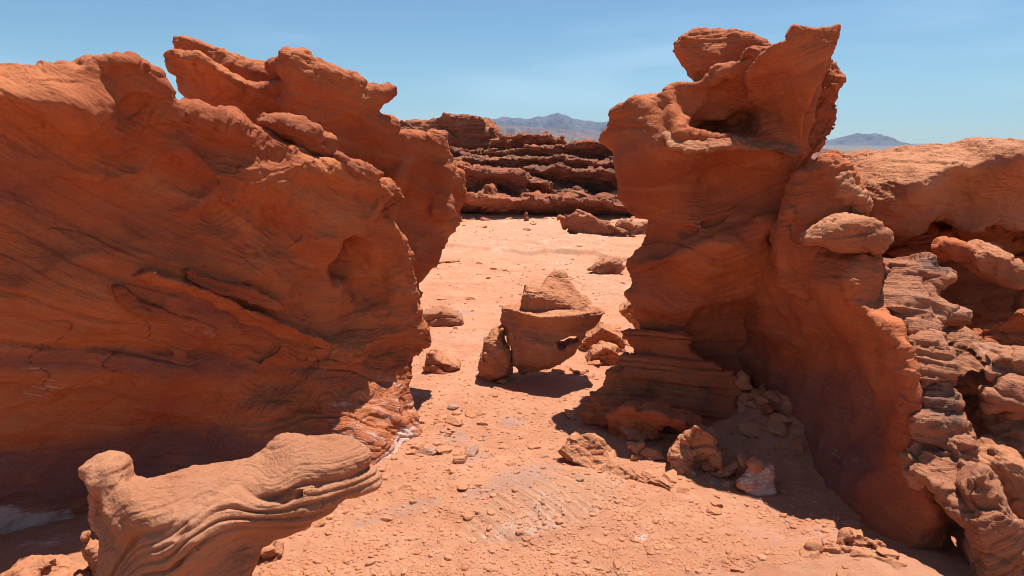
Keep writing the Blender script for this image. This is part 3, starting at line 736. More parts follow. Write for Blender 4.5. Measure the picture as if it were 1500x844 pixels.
rock('layered_ledge', 'dark layered ledge of thin beds at the left foot of the tower', 'rock ledge',
     (0.64, 5.40), (1.95, 4.98),
     [(918, 493), (950, 489), (1003, 491), (1010, 512), (1040, 525), (1090, 562), (1082, 590), (1080, 660), (1000, 660), (930, 640), (868, 615), (866, 596), (880, 584), (876, 572), (895, 548), (916, 515)],
     front=[(940, 500, .02), (1000, 500, .02), (910, 550, .10), (1000, 550, .10), (1080, 570, .08), (890, 590, .22), (980, 600, .2), (1070, 610, .15), (1000, 650, .26)], back=0.5, lean=-14, k=0.03, seed=16, mat=M_TOWER, dip=1, bend=.03, strata=(0.075, 9), modmin=.6, big=(.03, 2.2), ridged=(.02, 3), fine=(.012, .004), chip=(.010, 6), body=.4, grooves=tuple((-.05 + .072 * q + .02 * math.sin(q * 2.3), .011, .018 + .016 * math.sin(q * 1.7) ** 2) for q in range(14)), floor=-.1,
     masks=[('varnish', [(890, 530), (1050, 560), (1060, 600), (880, 590)], .08, .3)])
rock('curved_wall', 'smooth concave shaded wall curving from the tower towards the lower right corner', 'rock wall',
     (2.0, 5.3), (2.3, 3.1),
     [(1085, 430), (1120, 356), (1180, 360), (1246, 366), (1258, 440), (1292, 468), (1337, 505), (1345, 556), (1336, 600), (1340, 660), (1356, 700), (1374, 744), (1362, 800), (1352, 900), (1250, 950), (1180, 860), (1085, 760)],
     front=[(1130, 400, .0), (1200, 375, -.06), (1245, 375, -.08), (1200, 410, .06), (1250, 420, .06), (1150, 480, -.10), (1220, 480, -.12), (1270, 480, -.02), (1335, 540, .06), (1150, 620, .0), (1220, 620, -.10), (1290, 600, -.10), (1330, 620, .06), (1200, 740, .15), (1260, 730, .10), (1320, 720, .06), (1400, 770, .03), (1300, 800, .15), (1370, 830, .05)],
     back=[(1100, 500, .5), (1200, 380, .4), (1250, 400, .2), (1337, 540, .04), (1300, 480, .08), (1340, 660, .05), (1400, 760, .08), (1200, 700, .5), (1300, 900, .4), (1430, 880, .08)], lean=3, k=0.05, body=.1, seed=18, mat=M_TOWER, dip=5, big=(.02, 1.5), ridged=(.02, 1.8), strata=(.007, 8), fine=(.003, .002), flake=.004, floor=-.2,
     
     masks=[('purple', [(1120, 540), (1240, 560), (1300, 700), (1200, 770), (1120, 720)], .1, .7), ('salt', [(1180, 640), (1290, 650), (1290, 720), (1180, 720)], .1, .45)])
rock('crack_boulder', 'tall domed boulder right of the crack beside the tower', 'boulder',
     (1.75, 4.75), (2.75, 4.45),
     [(1132, 352), (1146, 290), (1164, 258), (1189, 244), (1204, 227), (1225, 225), (1240, 245), (1262, 285), (1270, 330), (1262, 400), (1180, 440), (1130, 420)],
     front=[(1210, 240, .08), (1180, 290, .0), (1240, 290, .16), (1170, 350, .0), (1250, 350, .1), (1200, 410, .05)], back=0.4, k=0.08, seed=20, mat=M_TOWER, dip=15, strata=(.015, 10), big=(.02, 2.5), ridged=(.02, 3))
rock('egg_boulder', 'egg-shaped sunlit boulder leaning on the domed boulder right of the crack', 'boulder',
     (1.8, 4.62), (2.8, 4.32),
     [(1222, 262), (1230, 252), (1245, 250), (1262, 265), (1276, 286), (1284, 304), (1272, 316), (1250, 311), (1228, 283)],
     front=0.14, back=0.16, k=0.13, seed=22, mat=M_TAN, dip=30, strata=(.008, 16), big=(.012, 4), ridged=(.012, 5))
rock('cap_boulder', 'broad flat-bottomed pale boulder capping the curved wall under the egg-shaped one', 'boulder',
     (1.85, 4.45), (2.85, 4.12),
     [(1174, 348), (1191, 334), (1225, 314), (1250, 312), (1279, 323), (1295, 350), (1290, 362), (1274, 366), (1233, 363), (1200, 359), (1179, 357)],
     front=0.22, back=0.25, k=0.12, seed=23, mat=M_TAN, dip=6, strata=(.016, 16), big=(.014, 4), ridged=(.012, 5))
rock('overhanging_ledge', 'broad smooth overhanging ledge with a sunlit sloping top at the right edge', 'rock ledge',
     (2.2, 5.35), (4.3, 4.75),
     [(1222, 236), (1250, 220), (1287, 207), (1316, 211), (1357, 207), (1407, 204), (1440, 203), (1500, 199), (1640, 195), (1800, 215), (1950, 205), (1950, 350), (1640, 350), (1500, 347), (1440, 341), (1366, 330), (1357, 342), (1291, 343), (1262, 330)],
     front=[(1240, 250, -.35), (1300, 230, -.25), (1290, 290, .16), (1350, 300, .2), (1310, 325, .16), (1340, 245, .12), (1400, 232, .12), (1500, 222, .16), (1600, 222, .16), (1400, 270, -.08), (1500, 270, -.06), (1600, 270, -.05), (1400, 325, -.20), (1500, 335, -.20), (1600, 335, -.2), (1400, 214, -.3), (1500, 209, -.3), (1340, 217, -.4)],
     back=1.4, lean=0, k=0.08, taper=.10, seed=25, mat=M_TAN, dip=-4, big=(.03, 1.5), ridged=(.03, 2), strata=(.018, 9),
     feats=[])
rock('recess_wall', 'dark recessed rock face in deep shade under the right-hand ledge', 'rock wall',
     (2.45, 6.0), (4.45, 5.4),
     [(1240, 278), (1900, 278), (1900, 1000), (1240, 900)], front=[(1300, 300, -.35), (1500, 300, -.35), (1300, 360, -.35), (1500, 360, -.3), (1300, 440, -.05), (1500, 440, .0), (1400, 520, .1), (1500, 600, .1)], back=.6, seed=27, mat=M_TOWER, strata=(.16, 5), modmin=.4, chip=(.06, 1.8), body=1.0, dip=-4, floor=-.1, vox=.028)
rock('recess_boulder', 'shaded angular boulder lying in the dark recess under the right-hand ledge', 'boulder',
     (2.5, 4.9), (3.8, 4.5),
     [(1406, 367), (1420, 357), (1436, 352), (1465, 368), (1490, 387), (1488, 414), (1455, 412), (1420, 397)], front=.18, back=.2, k=.08, seed=28, mat=M_TAN, strata=(.01, 14), big=(.02, 4), ridged=(.015, 5), dip=-25)

# the sunlit column of the right side
rock('sunlit_column', 'sunlit stepped sandstone block under the cap boulder, above the concave wall edge', 'rock column',
     (2.0, 3.96), (2.75, 3.74),
     [(1250, 374), (1270, 368), (1295, 370), (1340, 366), (1366, 367), (1382, 384), (1415, 396), (1400, 410), (1374, 433), (1398, 452), (1424, 462), (1420, 478), (1399, 480), (1357, 496), (1316, 490), (1292, 467), (1262, 442), (1258, 405)],
     front=[(1270, 380, .0), (1350, 380, .02), (1300, 420, .14), (1370, 400, .10), (1300, 460, .24), (1360, 470, .26), (1400, 470, .16)], back=.5, k=.07, seed=30, mat=M_PINK, chip=(.022, 2.8), body=.9, fine=(.011, .003), dip=-8, strata=(.035, 12), big=(.02, 2.5), ridged=(.03, 4), lean=-16, masks=[('varnish', [(1350, 375), (1400, 385), (1400, 410), (1340, 400)], .06, .3)])
rock('sunlit_column', 'upright grey-stained block below the stepped block on the concave wall edge', 'rock column',
     (2.0, 3.62), (2.75, 3.39),
     [(1320, 488), (1350, 484), (1396, 490), (1400, 513), (1392, 569), (1400, 610), (1408, 637), (1370, 645), (1330, 640), (1322, 622), (1336, 556), (1322, 512)],
     front=[(1345, 510, .05), (1385, 510, .05), (1360, 560, .10), (1360, 620, .2), (1395, 620, .14)], back=.4, k=.06, seed=32, mat=M_PINK, chip=(.022, 2.8), body=.9, fine=(.011, .003), dip=-4, strata=(.025, 12), big=(.02, 3), ridged=(.03, 4), lean=-10, masks=[('varnish', [(1350, 550), (1400, 560), (1400, 620), (1340, 620)], .06, .35)])
rock('sunlit_column', 'lower squat block of the sunlit column, right above the small cave', 'rock column',
     (2.05, 3.38), (2.75, 3.14),
     [(1331, 662), (1340, 650), (1380, 642), (1420, 632), (1432, 660), (1434, 690), (1432, 735), (1412, 742), (1392, 742), (1357, 701), (1333, 682)],
     front=[(1345, 665, .05), (1400, 650, .03), (1360, 690, .14), (1420, 700, .12)], back=.4, k=.06, seed=33, mat=M_PINK, chip=(.022, 2.8), body=.9, fine=(.011, .003), dip=-12, strata=(.03, 14), big=(.02, 3), ridged=(.03, 4), lean=-12)
rock('cave_pillar', 'rough rock pillar leaning beside the small dark cave at the bottom right', 'rock pillar',
     (2.1, 3.2), (2.8, 2.96),
     [(1405, 715), (1440, 690), (1470, 715), (1490, 760), (1500, 900), (1434, 900), (1432, 844), (1424, 790), (1408, 748)],
     front=[(1430, 710, .05), (1460, 740, .08), (1445, 800, .12), (1480, 860, .1)], back=.3, k=.07, seed=34, mat=M_PINK, chip=(.013, 3.2), body=.8, fine=(.010, .003), edge=.015, dip=40, strata=(.012, 10), big=(.03, 3), ridged=(.04, 4), floor=-.2, masks=[('salt', [(1455, 690), (1490, 720), (1495, 780), (1470, 790)], .05, .6)])
rock('cave_rock', 'dark rock face closing the back of the small cave at the bottom right', 'rock face', (2.2, 3.78), (2.85, 3.52),
     [(1345, 700), (1460, 690), (1465, 900), (1340, 900)], front=.08, back=.2, k=.05, seed=38, mat=M_TOWER, floor=-.2)
rock('rubble_buttress', 'broken sunlit rock slope rising behind the column to the right edge', 'rock slope',
     (2.25, 4.3), (3.7, 3.7),
     [(1385, 500), (1430, 500), (1470, 520), (1500, 515), (1640, 500), (1850, 470), (1850, 1050), (1340, 900), (1345, 730), (1396, 640), (1392, 600), (1388, 520)],
     front=[(1370, 760, -.3), (1390, 840, -.2), (1420, 510, -.1), (1520, 520, -.1), (1420, 560, .05), (1520, 560, .05), (1420, 640, .2), (1520, 640, .25), (1440, 740, .35), (1540, 760, .4)], back=.6, k=.1, seed=36, mat=M_PINK, chip=(.045, 1.8), body=1.0, rough=.014, dip=-15, strata=(.05, 9), big=(.06, 2.0), ridged=(.07, 2.5), lean=-10, floor=-.2)
for q, (nm, lb, ol, pl, sd_) in enumerate([
    ('fallen_slab', 'blocky sunlit slab lying highest on the slope at the right edge', [(1438, 535), (1442, 520), (1460, 516), (1500, 519), (1560, 520), (1560, 555), (1500, 556), (1450, 550)], ((2.4, 3.95), (3.5, 3.55)), 40),
    ('fallen_slab', 'second sunlit slab with a dark gap below, under the blocky one at the right edge', [(1441, 585), (1440, 570), (1465, 556), (1500, 555), (1560, 560), (1560, 600), (1480, 596)], ((2.4, 3.85), (3.5, 3.45)), 41)]):
    rock(nm, lb, 'rock slab', pl[0], pl[1], ol, front=.14, back=.3, k=.02, chip=(.022, 2.6), body=.9, seed=sd_, mat=M_PINK, dip=-8, strata=(.02, 18), big=(.02, 4), ridged=(.02, 5))
rock('shell_rock', 'shell-shaped thin rock with a curved lip facing left at the right edge', 'rock',
     (2.3, 3.55), (3.2, 3.15),
     [(1419, 664), (1440, 660), (1457, 653), (1494, 668), (1520, 700), (1530, 760), (1500, 748), (1466, 716), (1452, 694), (1436, 684), (1426, 672)],
     front=.12, back=.25, k=.09, seed=43, mat=M_TAN, dip=-30, strata=(.008, 16), big=(.02, 3), ridged=(.015, 4))

# ------------------------------------------------------------------ rock in the passage
M0, M1 = (-0.10, 6.22), (0.85, 6.16)
MK = dict(mat=M_TAN, dip=-4, chip=(.005, 9), strata=(.010, 14), big=(.016, 3), ridged=(.020, 3.5), fine=(.004, .003), edge=.014, vox=.012, flake=.004)
mush = rock('mushroom_rock', 'eroded mushroom-like rock with a rim, fin and see-through hole in the passage', 'rock', M0, M1,
     [(735, 449), (745, 446), (765, 449), (800, 453), (840, 452), (868, 450), (886, 456), (877, 472), (858, 482), (857, 494), (852, 502), (842, 519), (819, 535), (798, 542), (778, 546), (758, 550), (750, 520), (746, 500), (738, 479)],
     front=[(745, 455, .12), (770, 460, .26), (800, 466, .32), (840, 466, .28), (872, 460, .12), (780, 480, .14), (810, 482, .16), (850, 480, .10), (850, 495, .12), (756, 500, .12), (775, 505, .24), (805, 512, .24), (772, 535, .10), (820, 525, .14), (842, 510, .08)],
     back=[(745, 445, .12), (800, 450, .34), (870, 455, .26), (800, 500, .24), (780, 535, .12), (840, 505, .1)], k=.035, seed=50,
     feats=[('sub', 824, 502, .1, 10, .6, 9, .015), ('sub', 836, 498, .1, 10, .6, 7, .015), ('sub', 812, 490, .30, 34, .12, 10, .03, 10), ('sub', 790, 528, .26, 18, .10, 14, .04), ('cap', [(742, 452, .08, 5), (752, 490, .10, 7), (756, 530, .06, 6)], .03)], **MK)
rock('wedge', None, None, M0, M1, [(764, 460), (766, 430), (772, 419), (780, 421), (792, 421), (800, 410), (807, 401), (817, 397), (828, 397), (840, 417), (852, 434), (866, 444), (884, 457), (840, 460)],
     front=[(768, 425, .12), (768, 452, .12), (782, 424, .13), (790, 450, .13), (800, 430, .13), (825, 440, .13), (815, 452, .12), (852, 452, .12), (875, 455, .04), (800, 415, -.06), (808, 403, -.16), (820, 399, -.18), (818, 415, -.08), (832, 412, -.12), (822, 428, .02), (840, 425, -.06), (845, 440, .04), (862, 446, -.02)],
     back=.28, k=.02, seed=54, parent=mush, feats=[('sub', 800, 466, .2, 50, .10, 14, .02, 14)], **{**MK, 'strata': (.002, 14), 'fine': (.0015, .003), 'edge': .006, 'vox': .010})
rock('side_boulder', 'rounded boulder leaning on the left foot of the mushroom-like rock', 'boulder',
     (-0.45, 6.22), (0.35, 6.17),
     [(698, 545), (703, 530), (709, 516), (707, 496), (720, 485), (736, 479), (748, 516), (752, 548), (730, 556)], front=.18, back=.2, k=.12, seed=52, mat=M_TAN, strata=(.01, 14), big=(.02, 4), ridged=(.015, 5), vox=.013, dip=20)

# ------------------------------------------------------------------ foreground rock
rock('curling_rock', 'curling sunlit foreground rock like a lying animal, ribbed with wavy beds', 'rock',
     (-1.70, 2.62), (-0.52, 2.86),
     [(113, 689), (117, 682), (137, 670), (157, 666), (173, 668), (183, 682), (190, 698), (203, 705), (223, 703), (240, 697), (273, 687), (323, 682), (357, 677), (380, 663), (397, 645), (417, 638), (457, 641),
      (490, 639), (513, 645), (537, 663), (547, 682), (558, 700), (553, 715), (533, 719), (507, 721), (467, 747), (437, 770), (397, 790), (383, 798), (373, 820), (362, 860), (350, 1050), (180, 1050), (150, 900), (146, 850), (153, 807), (143, 787), (133, 770), (123, 733), (125, 710)],
     front=[(130, 690, .05), (160, 680, .10), (160, 740, .10), (200, 740, .26), (230, 720, .16), (300, 700, .10), (380, 690, .08), (440, 655, .06), (510, 660, .10), (540, 700, .08),
            (260, 770, .36), (330, 740, .30), (400, 720, .24), (470, 700, .20), (200, 800, .24), (300, 820, .34), (360, 790, .20), (300, 900, .3), (250, 1000, .3)],
     back=.22, lean=-14, k=.10, seed=60, mat=M_FORE, bend=.02, rough=.005, grooves=((0, .012, .034), (-.06, .009, .024), (-.035, .005, .010), (-.10, .007, .016), (-.15, .009, .022), (-.21, .007, .014), (-.28, .009, .018), (.045, .006, .008), (.09, .006, .007)), strata=(.026, 15), modmin=.5, big=(.010, 3), ridged=(.006, 3), fine=(.005, .0015), chip=(.003, 8), body=.1, edge=.008, floor=-.05, vox=.0105, flake=.0035,
     beds=[(200, 783, .34, 0), (237, 777, .36, 0), (277, 750, .35, 0), (307, 733, .31, 0), (337, 715, .26, 0), (357, 723, .25, 0), (403, 730, .24, 0), (443, 710, .2, 0), (490, 703, .15, 0), (530, 692, .1, 0),
           (217, 802, .28, -.06), (250, 793, .36, -.06), (290, 767, .35, -.06), (330, 745, .3, -.06), (373, 750, .25, -.06), (423, 747, .22, -.06), (463, 738, .18, -.06), (520, 716, .1, -.05),
           (250, 830, .3, -.16), (290, 797, .36, -.16), (340, 777, .3, -.16), (385, 772, .25, -.14), (200, 860, .25, -.2), (300, 860, .32, -.3), (250, 1000, .3, -.6), (350, 900, .3, -.45),
           (250, 722, .2, .14), (320, 700, .12, .14), (400, 690, .1, .12), (480, 670, .1, .12), (530, 665, .1, .1), (150, 690, .08, .22), (150, 740, .1, .18), (150, 790, .05, .15), (145, 840, .05, .1), (430, 645, .05, .2)],
     feats=[('cut', [(190, 770, .28, 5), (215, 788, .34, 11), (262, 773, .37, 10), (300, 742, .33, 8), (340, 715, .26, 4)], .015), ('cut', [(345, 716, .26, 3), (380, 730, .26, 9), (420, 731, .24, 8), (470, 716, .2, 3)], .015), ('cut', [(250, 832, .36, 3), (300, 795, .37, 6), (350, 772, .3, 4)], .015),
            ('sub', 178, 770, .26, 12, .10, 14, .03), ('cap', [(122, 690, .06, 8), (150, 735, .1, 9), (185, 775, .2, 8)], .04), ('sub', 132, 760, .14, 14, .12, 30, .05)],
     masks=[('varnish', [(340, 780), (380, 765), (380, 800), (340, 800)], .03, .3)])
rock('thin_fin', 'small dark thin fin of rock standing left of the curling rock', 'rock',
     (-1.95, 2.95), (-1.45, 3.05),
     [(117, 802), (119, 788), (124, 782), (132, 794), (148, 806), (158, 830), (170, 900), (135, 900), (137, 833), (124, 815)], front=.03, back=.06, k=.03, seed=62, mat=M_TAN, vox=.008, strata=(.004, 20), big=(.005, 5), ridged=(.005, 6), edge=.008)
rock('crusty_rock', 'knobbly crusty rock cropped by the bottom left corner', 'rock',
     (-2.6, 2.86), (-1.75, 2.95),
     [(-90, 840), (-40, 834), (0, 836), (30, 830), (70, 828), (90, 834), (118, 838), (128, 860), (118, 1000), (-90, 1000)], front=.16, back=.12, k=.08, seed=63, mat=M_TAN, vox=.011, strata=(.016, 16), big=(.02, 4), ridged=(.03, 7), floor=-.05)

# ------------------------------------------------------------------ rocks at the tower's foot
def frontal(u, v, half=0.6, turn=0.0):
    g = G(u, v); c, s = math.cos(math.radians(turn)), math.sin(math.radians(turn))
    return (g[0] - half * c, g[1] - half * s), (g[0] + half * c, g[1] + half * s)
put_later = []
SM = dict(big=(.006, 5), ridged=(.004, 7), edge=.010, chip=(.020, 3.2), body=1.0, rim=.3, rough=.005, fine=(.004, .003), sub=True, vox=.0105)
def foot(name, label, cat, base, outline, turn=0, front=.1, back=.14, seed=0, **kw):
    a = dict(SM); a.update(dict(k=.018, strata=(.010, 20), dip=10, mat=M_TAN)); a.update(kw)
    p0, p1 = frontal(*base, turn=turn)
    return rock(name, label, cat, p0, p1, outline, front=front, back=back, seed=seed, **a)
foot('lip_ledge', 'jagged sunlit lip of rock fringing the foot of the layered ledge', 'rock ledge', (960, 650),
     [(890, 606), (906, 600), (914, 594), (928, 591), (938, 598), (945, 595), (966, 598), (985, 606), (1000, 608), (1026, 622), (1014, 634), (1000, 630), (985, 622), (972, 620), (962, 640), (950, 664), (935, 660), (925, 640), (905, 650), (888, 640)], turn=-22, front=[(900, 606, .02), (930, 598, .10), (970, 606, .12), (1010, 620, .10), (950, 612, .04), (945, 640, -.02), (910, 630, .0)], back=.14, seed=70, mat=M_TOWER, strata=(.03, 14), chip=(.008, 7), body=.9, k=.02)
foot('long_slab', 'long narrow pale slab lying aslant on the sand before the tower', 'rock slab', (905, 702),
     [(816, 660), (830, 654), (862, 664), (918, 684), (960, 700), (992, 714), (980, 718), (940, 710), (895, 702), (843, 679)], turn=-25, lean=-58, front=.02, back=.05, k=.015, seed=71, dip=-20)
foot('tilted_slab', 'squarish tilted slab behind the long narrow slab', 'rock slab', (928, 650), [(910, 626), (925, 622), (942, 620), (947, 640), (944, 650), (920, 645)], front=.02, back=.05, k=.015, lean=-45, seed=72)
foot('tilted_slab', 'thin pointed slab between the long narrow slab and the dark-niched rock', 'rock slab', (950, 676), [(917, 649), (940, 652), (982, 671), (975, 677), (950, 676), (930, 664)], front=.02, back=.05, k=.015, lean=-50, seed=73, turn=-15)
foot('niche_rock', 'small wedge-shaped rock with a dark niche at the tower foot', 'rock', (1025, 690),
     [(982, 674), (990, 656), (1002, 641), (1013, 634), (1019, 624), (1034, 629), (1047, 640), (1054, 660), (1056, 682), (1040, 692), (1004, 696)], seed=74, front=[(1000, 650, .02), (1030, 634, .04), (1048, 660, .05), (1000, 680, .08), (1030, 680, .02), (1050, 684, .07)], back=.12, chip=(.016, 4), rough=.004, k=.012, turn=-15,
     feats=[('sub', 1028, 684, .06, 10, .10, 24, .015, 12)])
foot('smooth_stone', 'long smooth stone lying left of the white-crusted block', 'stone', (1068, 698), [(1040, 694), (1055, 682), (1084, 670), (1098, 673), (1086, 690), (1068, 699)], front=.08, back=.08, k=.07, seed=75, strata=(.004, 20), turn=-10)
foot('crusted_block', 'low block coated in white salt crust at the edge of the tower shadow', 'rock', (1110, 722), [(1076, 712), (1090, 696), (1100, 686), (1112, 682), (1128, 680), (1131, 700), (1133, 724), (1112, 730), (1090, 722)], lean=-30, front=.04, back=.10, k=.02, chip=(.010, 4), seed=76, masks=[('salt', [(1070, 670), (1145, 670), (1145, 740), (1070, 740)], .05, .75)])
foot('round_stone', 'round stone sitting on top of the white-crusted block', 'stone', (1108, 718), [(1100, 682), (1105, 674), (1114, 673), (1121, 680), (1114, 688), (1103, 688)], front=.03, back=.06, k=.06, seed=77, strata=(.003, 20))
foot('pointed_stone', 'pointed pale stone standing alone on the dark rubble under the tower', 'stone', (1090, 585), [(1074, 560), (1082, 552), (1091, 545), (1098, 556), (1104, 570), (1085, 571)], front=.05, back=.07, k=.02, seed=78)
foot('box_niche', 'small box-like niche with a thin rock rim in the shaded rubble', 'rock', (1140, 640), [(1118, 600), (1127, 592), (1150, 602), (1157, 620), (1155, 650), (1120, 650)], front=.06, back=.2, k=.03, seed=79, mat=M_TOWER, feats=[('sub', 1138, 616, .06, 13, .12, 14, .01), ('sub', 1140, 640, .06, 14, .08, 14, .01)])
foot('low_stone', 'low split stone at the left tip of the layered ledge', 'rock', (850, 662), [(824, 660), (832, 648), (846, 640), (862, 636), (880, 644), (892, 660), (870, 668), (845, 667)], front=.05, back=.12, k=.015, seed=80, lean=-30, chip=(.012, 4))
foot('corner_block', 'thin-edged weathered rock behind the tower at its left foot', 'rock', (930, 490), [(907, 452), (916, 446), (935, 438), (946, 470), (944, 485), (928, 478)], front=.1, back=.2, k=.02, seed=81)
foot('leaning_boulder', 'sunlit boulder between the mushroom-like rock and the tower', 'boulder', (880, 510), [(848, 505), (858, 490), (880, 477), (905, 488), (918, 500), (905, 520), (870, 520)], front=.12, back=.3, k=.02, seed=82)
foot('flat_boulder', 'low sunlit boulder in front of the leaning one behind the mushroom-like rock', 'boulder', (885, 530), [(858, 528), (866, 514), (885, 505), (905, 512), (910, 525), (895, 534)], front=.12, back=.2, k=.02, seed=83)
foot('low_boulder', 'angular low boulder beside the left wall at the far end of its foot', 'boulder', (640, 540), [(623, 538), (628, 518), (634, 512), (650, 526), (672, 530), (676, 538), (650, 545)], front=.14, back=.2, k=.02, seed=84)
foot('low_outcrop', 'low pink outcrop behind the left fin on the sunny floor', 'rock', (650, 475), [(610, 478), (618, 458), (640, 452), (670, 460), (680, 474), (650, 482)], front=.1, back=.4, k=.1, seed=85, mat=M_PINK, vox=.02)
RT = random.Random(21)
for k_ in range(46):                                        # talus at the foot of the far outcrop
    put_later.append((RT.uniform(640, 960), 318 + abs(RT.gauss(0, 7)), RT.choice([5, 6, 8, 10, 14])))
rock('recess_rubble', 'shaded split block lying low in the dark recess behind the column', 'rock', (2.5, 4.75), (3.8, 4.35),
     [(1424, 520), (1428, 482), (1444, 462), (1470, 450), (1510, 456), (1545, 480), (1550, 525)], front=.16, back=.3, k=.03, seed=97, mat=M_TOWER, chip=(.03, 2.4), body=1.0, dip=-15)
rock('recess_block', 'small shaded block wedged between the column top and the recess boulder', 'rock', (2.4, 4.8), (3.7, 4.4),
     [(1372, 372), (1378, 356), (1394, 348), (1412, 356), (1416, 374), (1398, 382)], front=.10, back=.2, k=.03, seed=98, mat=M_TOWER, chip=(.03, 3), body=1.0, dip=-8)
foot('bottom_slab', 'long low slab at the bottom edge right of the sandy floor', 'rock slab', (1270, 830), [(1180, 800), (1205, 792), (1240, 800), (1290, 815), (1330, 828), (1300, 846), (1220, 835)], front=.03, back=.09, k=.015, lean=-45, seed=86, turn=-20)
foot('bottom_slab', 'short flat slab just above the long low one at the bottom edge', 'rock slab', (1250, 805), [(1232, 798), (1240, 785), (1262, 785), (1295, 800), (1300, 812), (1262, 812)], front=.03, back=.06, k=.015, lean=-50, seed=87, turn=-20)
foot('stub_rock', 'reddish rubble lump under the right end of the curling rock', 'stone', (400, 812), [(376, 812), (384, 800), (402, 796), (412, 803), (400, 818), (380, 830)], front=.06, back=.08, k=.02, seed=88, turn=20)

# ------------------------------------------------------------------ far ledges, butte
OC = dict(mat=M_FAR, bend=.10, strata=(.16, 4.0), big=(.12, .8), ridged=(.07, 1.1), edge=.07, fine=(.03, .015), flake=.02, fl=.6, vox=.06, modmin=.4, chip=(.05, 1.6), body=.6, k=.05, taper=.02, floor=-.2)
outc = rock('layered_outcrop', 'dark layered outcrop with thin sunlit bed edges closing the passage', 'rock outcrop', (-2.6, 21.3), (5.2, 20.2),
     [(380, 292), (480, 280), (560, 285), (640, 286), (700, 285), (712, 280), (717, 273), (725, 283), (745, 287), (765, 284), (785, 283), (805, 290), (830, 288), (855, 291), (880, 286), (905, 295), (1000, 300), (1150, 292), (1160, 330), (380, 330)],
     front=[(600, 290, .7), (720, 288, .7), (800, 294, .8), (900, 298, .7), (640, 301, .3), (720, 302, .3), (800, 305, .3), (900, 308, .3), (700, 316, -.8), (800, 318, -.8), (900, 322, -.8)], back=1.5, seed=90, dip=-2, **OC)
for kk_, (y_, top, bot, vv) in enumerate([
    (21.9, [(430, 240), (560, 232), (640, 234), (668, 240), (682, 246), (700, 247), (720, 251), (735, 252), (752, 249), (768, 252), (772, 270), (775, 300)], 300, .16),
    (22.4, [(735, 300), (740, 268), (752, 258), (762, 254), (776, 260), (785, 267), (803, 272), (822, 278), (845, 281), (870, 288), (920, 292), (1000, 296)], 310, .32),
    (23.4, [(420, 250), (560, 244), (640, 246), (683, 243), (700, 244), (740, 250), (762, 251), (776, 247), (792, 248), (806, 244), (820, 243), (840, 246), (860, 252), (880, 250), (905, 256), (1000, 262), (1140, 256)], 300, .36),
    (24.8, [(420, 232), (560, 226), (640, 228), (690, 229), (712, 233), (740, 229), (770, 228), (790, 232), (830, 230), (860, 234), (895, 236), (1000, 240), (1140, 244)], 285, .34),
    (26.3, [(600, 222), (650, 219), (690, 222), (720, 223), (760, 219), (790, 218), (820, 214), (850, 211), (878, 208), (905, 215), (1000, 218), (1140, 226)], 270, .28)]):
    ol = top + [(top[-1][0], bot), (top[0][0], bot)]
    vt = np.interp([650, 720, 790, 860], [q[0] for q in top], [q[1] for q in top])
    fc_ = [(u_, v_ + 3, .25) for u_, v_ in zip((650, 720, 790, 860), vt)] + [(u_, v_ + 13, -.15) for u_, v_ in zip((650, 720, 790, 860), vt)] + [(u_, v_ + 30, -.3) for u_, v_ in zip((650, 720, 790, 860), vt)]
    rock('ledge', None, None, (-2.6, y_ + .3), (5.2, y_ - .5), ol, front=fc_, back=1.5, seed=100 + kk_, parent=outc, dip=(-2, -5, -1, 1, 1)[kk_],
         masks=[('varnish', [(560, 200), (1000, 200), (1000, 320), (560, 320)], .3, vv)], **OC)

rock('flat_butte', 'flat-topped blocky butte of pale red rock behind the left fin', 'butte',
     (-6.0, 30.5), (0.5, 30.0),
     [(540, 190), (587, 182), (610, 180), (634, 177), (662, 172), (698, 173), (712, 179), (717, 187), (726, 204), (724, 240), (540, 240)], front=.5, back=3, k=.1, taper=.0, seed=91, mat=M_FAR, strata=(.14, 1.3), big=(.15, .5), ridged=(.12, .7), edge=.10, flake=.03, fl=.5, fine=(.03, .03), vox=.09, chip=(.09, .8), body=.8, floor=.3,
     feats=[('cut', [(690, 180, .5, 1), (683, 200, .5, 2), (684, 225, .5, 2)], .08)])
rock('dark_cap', 'dark brown capping ledge lying on the layered outcrop beside the butte', 'rock ledge',
     (-1.5, 27.2), (3.5, 26.7),
     [(721, 207), (743, 202), (774, 199), (803, 196), (806, 203), (821, 205), (819, 213), (802, 217), (804, 240), (716, 240)], front=[(740, 207, .5), (790, 203, .5), (740, 222, .1), (800, 222, .1)], back=1.5, taper=0.0, k=.08, seed=92, mat=M_FAR, strata=(.12, 3), big=(.1, .8), ridged=(.1, 1), edge=.08, fine=(.03, .02), vox=.06, chip=(.07, 1.3), body=.8, masks=[('varnish', [(700, 190), (830, 190), (830, 230), (700, 230)], .3, .25)])
foot('low_ridge', 'jagged low ridge of rock on the floor before the layered outcrop', 'rock ridge', (865, 345),
     [(822, 322), (837, 314), (842, 310), (863, 313), (887, 324), (905, 338), (925, 346), (900, 352), (860, 346), (836, 342), (825, 328)], turn=-25, front=.08, back=.2, k=.02, seed=93, mat=M_FAR, vox=.035, strata=(.06, 5), big=(.04, 1.5), ridged=(.05, 2.5), edge=.06, chip=(.05, 1.6), rough=.015)
foot('hoodoo', 'tiny upright rock knob standing on the sunny floor far back', 'rock', (771, 326), [(767, 312), (770, 309), (775, 310), (774, 320), (773, 327), (769, 327)], front=.08, back=.08, k=.08, seed=94, mat=M_FAR, vox=.025, strata=(.02, 6), big=(.02, 2), ridged=(.02, 3))
